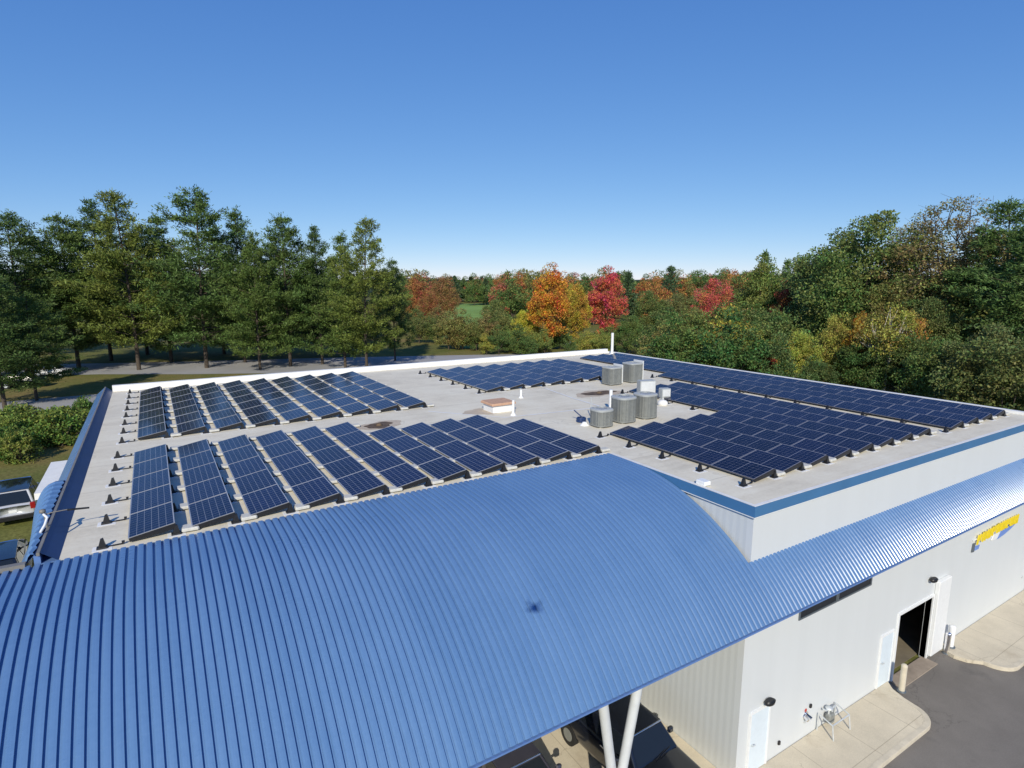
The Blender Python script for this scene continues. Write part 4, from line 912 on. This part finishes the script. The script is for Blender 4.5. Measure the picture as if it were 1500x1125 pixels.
LEAFY = [proto('leaves', leafy_mesh(31, 15, 5.4, 110, 230, .30, .12), M['bark']), proto('leaves', leafy_mesh(32, 15, 4.6, 100, 230, .30, .12, shape=1.6), M['bark']),
         proto('leaves', leafy_mesh(33, 17, 6.2, 120, 230, .30, .15), M['bark']), proto('leaves', leafy_mesh(34, 18, 6.0, 170, 170, .21, .25, sparse=.30, twigs=True), M['bark']),
         proto('leaves', leafy_mesh(35, 12, 4.8, 100, 220, .28, .03, shape=.6), M['bark'])]
BIRCH = proto('leaves', leafy_mesh(36, 15, 4.2, 60, 110, .32, .42, stems=3), M['birch'])
SHRUB = [proto('leaves', leafy_mesh(41 + k, 2.6, 1.7, 34, 90, .2, .0, stems=3), M['bark']) for k in range(2)]
SMALL = [proto('leaves', leafy_mesh(51 + k, 13, 5.0, 52, 130, .42, .06, lod=True), M['bark']) for k in range(3)]
SPINE = [proto('needles', pine_mesh(61 + k, 16, 3.6, .55, .12, 1.0, True), M['bark']) for k in range(2)]
BOOST = 2.8
OR, RED, OL, GR, DG, YL, BR = (.30, .140, .022), (.32, .068, .044), (.105, .10, .030), (.058, .085, .024), (.038, .064, .018), (.25, .20, .020), (.14, .062, .025)
def put(px, D, ty, pr, base, wf, col, lab, name='maple_tree', cat='tree', group=None, rz=None):
    x, y = at(px, D); top = CAM_H + (416 - ty) / 871.0 * D; s = (top - ground_h(x, y)) / base
    return plant_tree(name, pr, lab, cat, x, y, s * wf, s, color=col, group=group, rz=rz)
put(806, 105, 392, LEAFY[1], 15, .80, OR, 'orange maple behind the far roof edge', rz=1.0)
put(840, 112, 418, LEAFY[0], 15, .8, (.20, .14, .022), 'yellow green maple between the orange and the red maple')
put(770, 108, 455, LEAFY[4], 12, .9, (.22, .20, .024), 'low yellow green tree left of the orange maple')
put(889, 118, 396, LEAFY[1], 15, .90, RED, 'bright red maple behind the far roof corner', rz=.4)
# right hand wood: individual trees
wood_right = [
    (1480, 62, 298, 'P', 2, 1.15, DG, 'tall dark pine at the right edge'), (1530, 56, 320, 'P', 0, 1.2, DG, 'pine cut off by the right edge of the picture'),
    (1392, 70, 303, 'L', 3, 1.15, (.11, .095, .035), 'tall sparse tree with sky showing through its top'), (1330, 78, 335, 'L', 3, .8, (.12, .10, .035), 'thin olive tree between the round oak and the sparse tree'),
    (1262, 76, 322, 'L', 2, 1.0, (.065, .088, .024), 'big round topped green tree at the right'), (1225, 84, 352, 'L', 0, .95, (.055, .075, .024), 'green tree at the left shoulder of the round topped tree'),
    (1445, 74, 350, 'L', 0, 1.0, (.105, .08, .028), 'rusty brown tree left of the right edge pine'), (1420, 66, 395, 'L', 4, 1.1, (.07, .078, .022), 'olive tree under the sparse tall tree'),
    (1188, 95, 378, 'L', 0, 1.0, (.05, .075, .024), 'mid green tree right of the three small spires'), (1118, 98, 382, 'L', 1, .85, (.085, .105, .028), 'light green poplar in front of the far pines'),
    (1150, 92, 415, 'L', 1, .55, (.22, .075, .03), 'narrow red brown tree beside the light green poplar'), (1050, 104, 412, 'L', 2, .85, (.34, .085, .055), 'coral red maple crown among green trees'),
    (1090, 100, 440, 'L', 0, .8, (.10, .085, .03), 'olive brown tree under the light green poplar'), (1000, 102, 432, 'L', 2, .9, (.075, .08, .028), 'olive green tree left of the coral red maple'),
    (955, 108, 428, 'L', 0, .9, (.06, .08, .024), 'green tree right of the bright red maple'), (925, 100, 462, 'L', 4, .95, GR, 'low green tree behind the tall vent pipe'),
    (975, 92, 472, 'L', 4, 1.0, DG, 'low dark tree behind the roof edge, right of the corner'), (1030, 88, 478, 'L', 4, 1.05, (.05, .075, .022), 'low green tree behind the roof below the coral maple'),
    (1085, 84, 490, 'L', 4, .9, GR, 'low green tree behind the roof left of the red shrub'), (1180, 64, 486, 'L', 4, .75, (.15, .16, .03), 'yellow green low tree beside the red shrub'),
    (1232, 66, 462, 'L', 4, .62, (.15, .14, .03), 'yellowish low tree under the orange leaved branch'), (1268, 64, 462, 'L', 1, .6, (.36, .17, .025), 'orange leaved young tree in the right wood'),
    (1285, 62, 495, 'L', 4, 1.15, DG, 'dark low tree behind the right roof edge'), (1345, 58, 490, 'L', 4, 1.15, (.045, .066, .02), 'low green tree below the white birch stems'),
    (1400, 54, 500, 'L', 4, 1.1, GR, 'low green tree right of the white birch stems'), (1455, 50, 480, 'L', 0, .85, (.06, .07, .025), 'dull green tree at the far right behind the roof'),
    (1500, 46, 500, 'L', 4, 1.1, (.06, .07, .022), 'dull olive tree at the right edge behind the roof'), (1372, 62, 440, 'L', 0, .8, (.055, .07, .022), 'mid height green tree right of the birches'), (1212, 58, 530, 'L', 4, .9, (.04, .06, .02), 'low dark tree right of the red shrub'),
    (1160, 86, 445, 'L', 0, .8, (.05, .07, .022), 'green tree under the narrow red brown tree'), (1300, 70, 420, 'L', 0, .85, (.09, .085, .025), 'olive tree behind the birch stems'), (1130, 62, 512, 'L', 4, .60, (.38, .055, .03), 'red shrub at the foot of the right wood')]
for (px, D, ty, kd, k, wf, c, lab) in wood_right:
    if kd == 'P': put(px, D, ty, PINES[k], 22, wf, c, lab, 'pine_tree', 'pine tree', 'trees of the right hand wood')
    else: put(px, D, ty, LEAFY[k], [15, 15, 17, 18, 12][k], wf, c, lab, 'broadleaf_tree', 'tree', 'trees of the right hand wood')
put(1308, 60, 440, BIRCH, 15, .9, (.15, .14, .03), 'white stemmed birch clump in the right wood', 'birch_tree', 'tree')
put(1335, 61, 452, BIRCH, 15, .8, (.20, .13, .03), 'second white stemmed birch clump with amber leaves', 'birch_tree', 'tree')
for (px, D, ty) in ((1118, 150, 374), (1152, 150, 386), (1170, 148, 383), (1200, 140, 380)):
    put(px, D, ty, SPINE[0], 16, .8, DG, {1118: 'single dark spire rising above the middle treeline', 1152: 'left one of three dark spires in the treeline', 1170: 'middle one of three dark spires in the treeline', 1200: 'right one of three dark spires in the treeline'}[px], 'pine_tree', 'pine tree')
rnd = random.Random(33)
for k in range(48):
    px = rnd.uniform(890, 1165); D = rnd.uniform(70, 106) - (px - 890) * .05; x, y = at(px, D)
    if x < 41 or px < 955: continue
    plant_tree('bush', SMALL[k % 3], 'low bush filling the wood edge behind the right side of the roof', 'bush', x, y, rnd.uniform(.40, .72), color=rnd.choice([OL, (.075, .09, .024), (.055, .08, .022), (.05, .07, .022), (.13, .09, .03), (.04, .062, .02), (.036, .07, .02), (.16, .14, .025), (.045, .075, .02)]), group='bushes along the edge of the right wood')
for k in range(34):
    px = rnd.uniform(690, 905); D = rnd.uniform(97, 112); x, y = at(px, D)
    plant_tree('bush', SMALL[k % 3], 'low yellow green bush at the foot of the orange and red maples', 'bush', x, y, rnd.uniform(.22, .40), color=rnd.choice([(.12, .13, .03), (.16, .15, .03), (.07, .10, .025), (.05, .075, .022), (.09, .11, .03)]), group='bushes at the foot of the maples')
# hedge of shrubs at the left, brush beyond the road
rnd = random.Random(21)
for k in range(22):
    px = rnd.uniform(-40, 135); D = rnd.uniform(37, 46) + max(0, px) * .045; x, y = at(px, D)
    plant_tree('shrub', SHRUB[k % 2], 'leafy green shrub in the hedge left of the building', 'shrub', x, y, rnd.uniform(.62, 1.05), color=rnd.choice([(.070, .098, .021), (.085, .10, .022), (.05, .08, .018)]), group='shrubs of the left hedge')
for k in range(60):
    px = rnd.uniform(330, 760); D = rnd.uniform(112, 135) + (760 - px) * .03
    if 652 < px < 712: D = rnd.uniform(106, 110)
    x, y = at(px, D)
    plant_tree('bush', SMALL[k % 3], 'olive bush in the thicket beyond the road', 'bush', x, y, rnd.uniform(.32, .60), color=rnd.choice([OL, (.085, .088, .026), (.07, .075, .024), (.06, .075, .022), (.10, .08, .03)]), group='bushes of the thicket beyond the road')
for k, (px, D, ty, c, lab) in enumerate([(628, 150, 430, BR, 'rusty red tree standing in the thicket left of the field'), (610, 165, 405, (.17, .075, .03), 'orange brown tree at the left of the middle treeline'), (650, 175, 408, (.13, .07, .03), 'brown domed tree left of the green field'), (722, 128, 440, (.07, .085, .024), 'green tree between the field and the orange maple')]):
    put(px, D, ty, LEAFY[k % 3], [15, 15, 17][k % 3], .9, c, lab, 'broadleaf_tree', 'tree')
# middle treeline: individual small trees, shared labels by kind
KINDS = [('dark green tree in the treeline beyond the field', DG), ('mid green tree in the treeline beyond the field', GR), ('olive tree in the treeline beyond the field', OL), ('orange brown tree in the treeline beyond the field', (.19, .085, .028)), ('dull red tree in the treeline beyond the field', (.17, .05, .032)), ('dark evergreen in the treeline beyond the field', (.028, .048, .022))]
for k in range(170):
    px = rnd.uniform(560, 1230); D = rnd.uniform(330, 430) if 630 < px < 735 else rnd.uniform(165, 330)
    x, y = at(px, D); i = rnd.choices(range(6), [3, 3, 3, 3, 1.5, 3])[0]; hgt = rnd.uniform(12.0, 15.5) + D * .006
    if i == 5: plant_tree('evergreen_tree', SPINE[k % 2], KINDS[i][0], 'tree', x, y, hgt / 16 * 1.1, hgt / 16, color=KINDS[i][1], group='evergreens of the middle treeline')
    else: plant_tree('broadleaf_tree', SMALL[k % 3], KINDS[i][0], 'tree', x, y, hgt / 13 * rnd.uniform(.8, 1.1), hgt / 13, color=KINDS[i][1], group='broadleaf trees of the middle treeline: ' + KINDS[i][0].split(' tree')[0])
# far wood that reads as one mass
def far_wood():
    rng = np.random.default_rng(5); Vs = []; Fs = []; off = 0
    _, V1, F1 = leafy_mesh(71, 13, 5.5, 26, 26, 1.3, .05, lod=True); _, V2, F2 = pine_mesh(72, 16, 3.6, .22, .08, 1.9, True)
    for k in range(900):
        px = rng.uniform(-250, 1750); D = 380 + 1300 * rng.random() ** 1.6; x, y = at(px, D)
        V, F = (V1, F1) if rng.random() < .55 else (V2, F2)
        a = rng.uniform(0, 6.28); s = rng.uniform(.8, 1.12); c, s_ = math.cos(a) * s, math.sin(a) * s
        W_ = np.stack([V[:, 0] * c - V[:, 1] * s_ + x, V[:, 0] * s_ + V[:, 1] * c + y, V[:, 2] * s + ground_h(x, y)], 1)
        Vs.append(W_); Fs.append(F + off); off += len(V)
    return np_mesh('far_woodland', np.concatenate(Vs), np.concatenate(Fs))
o = link('far_woodland', far_wood(), M['leaves']); o.color = (.085, .105, .045, 1); tag(o, 'far mixed woodland reaching to the horizon', 'woodland', kind='stuff')
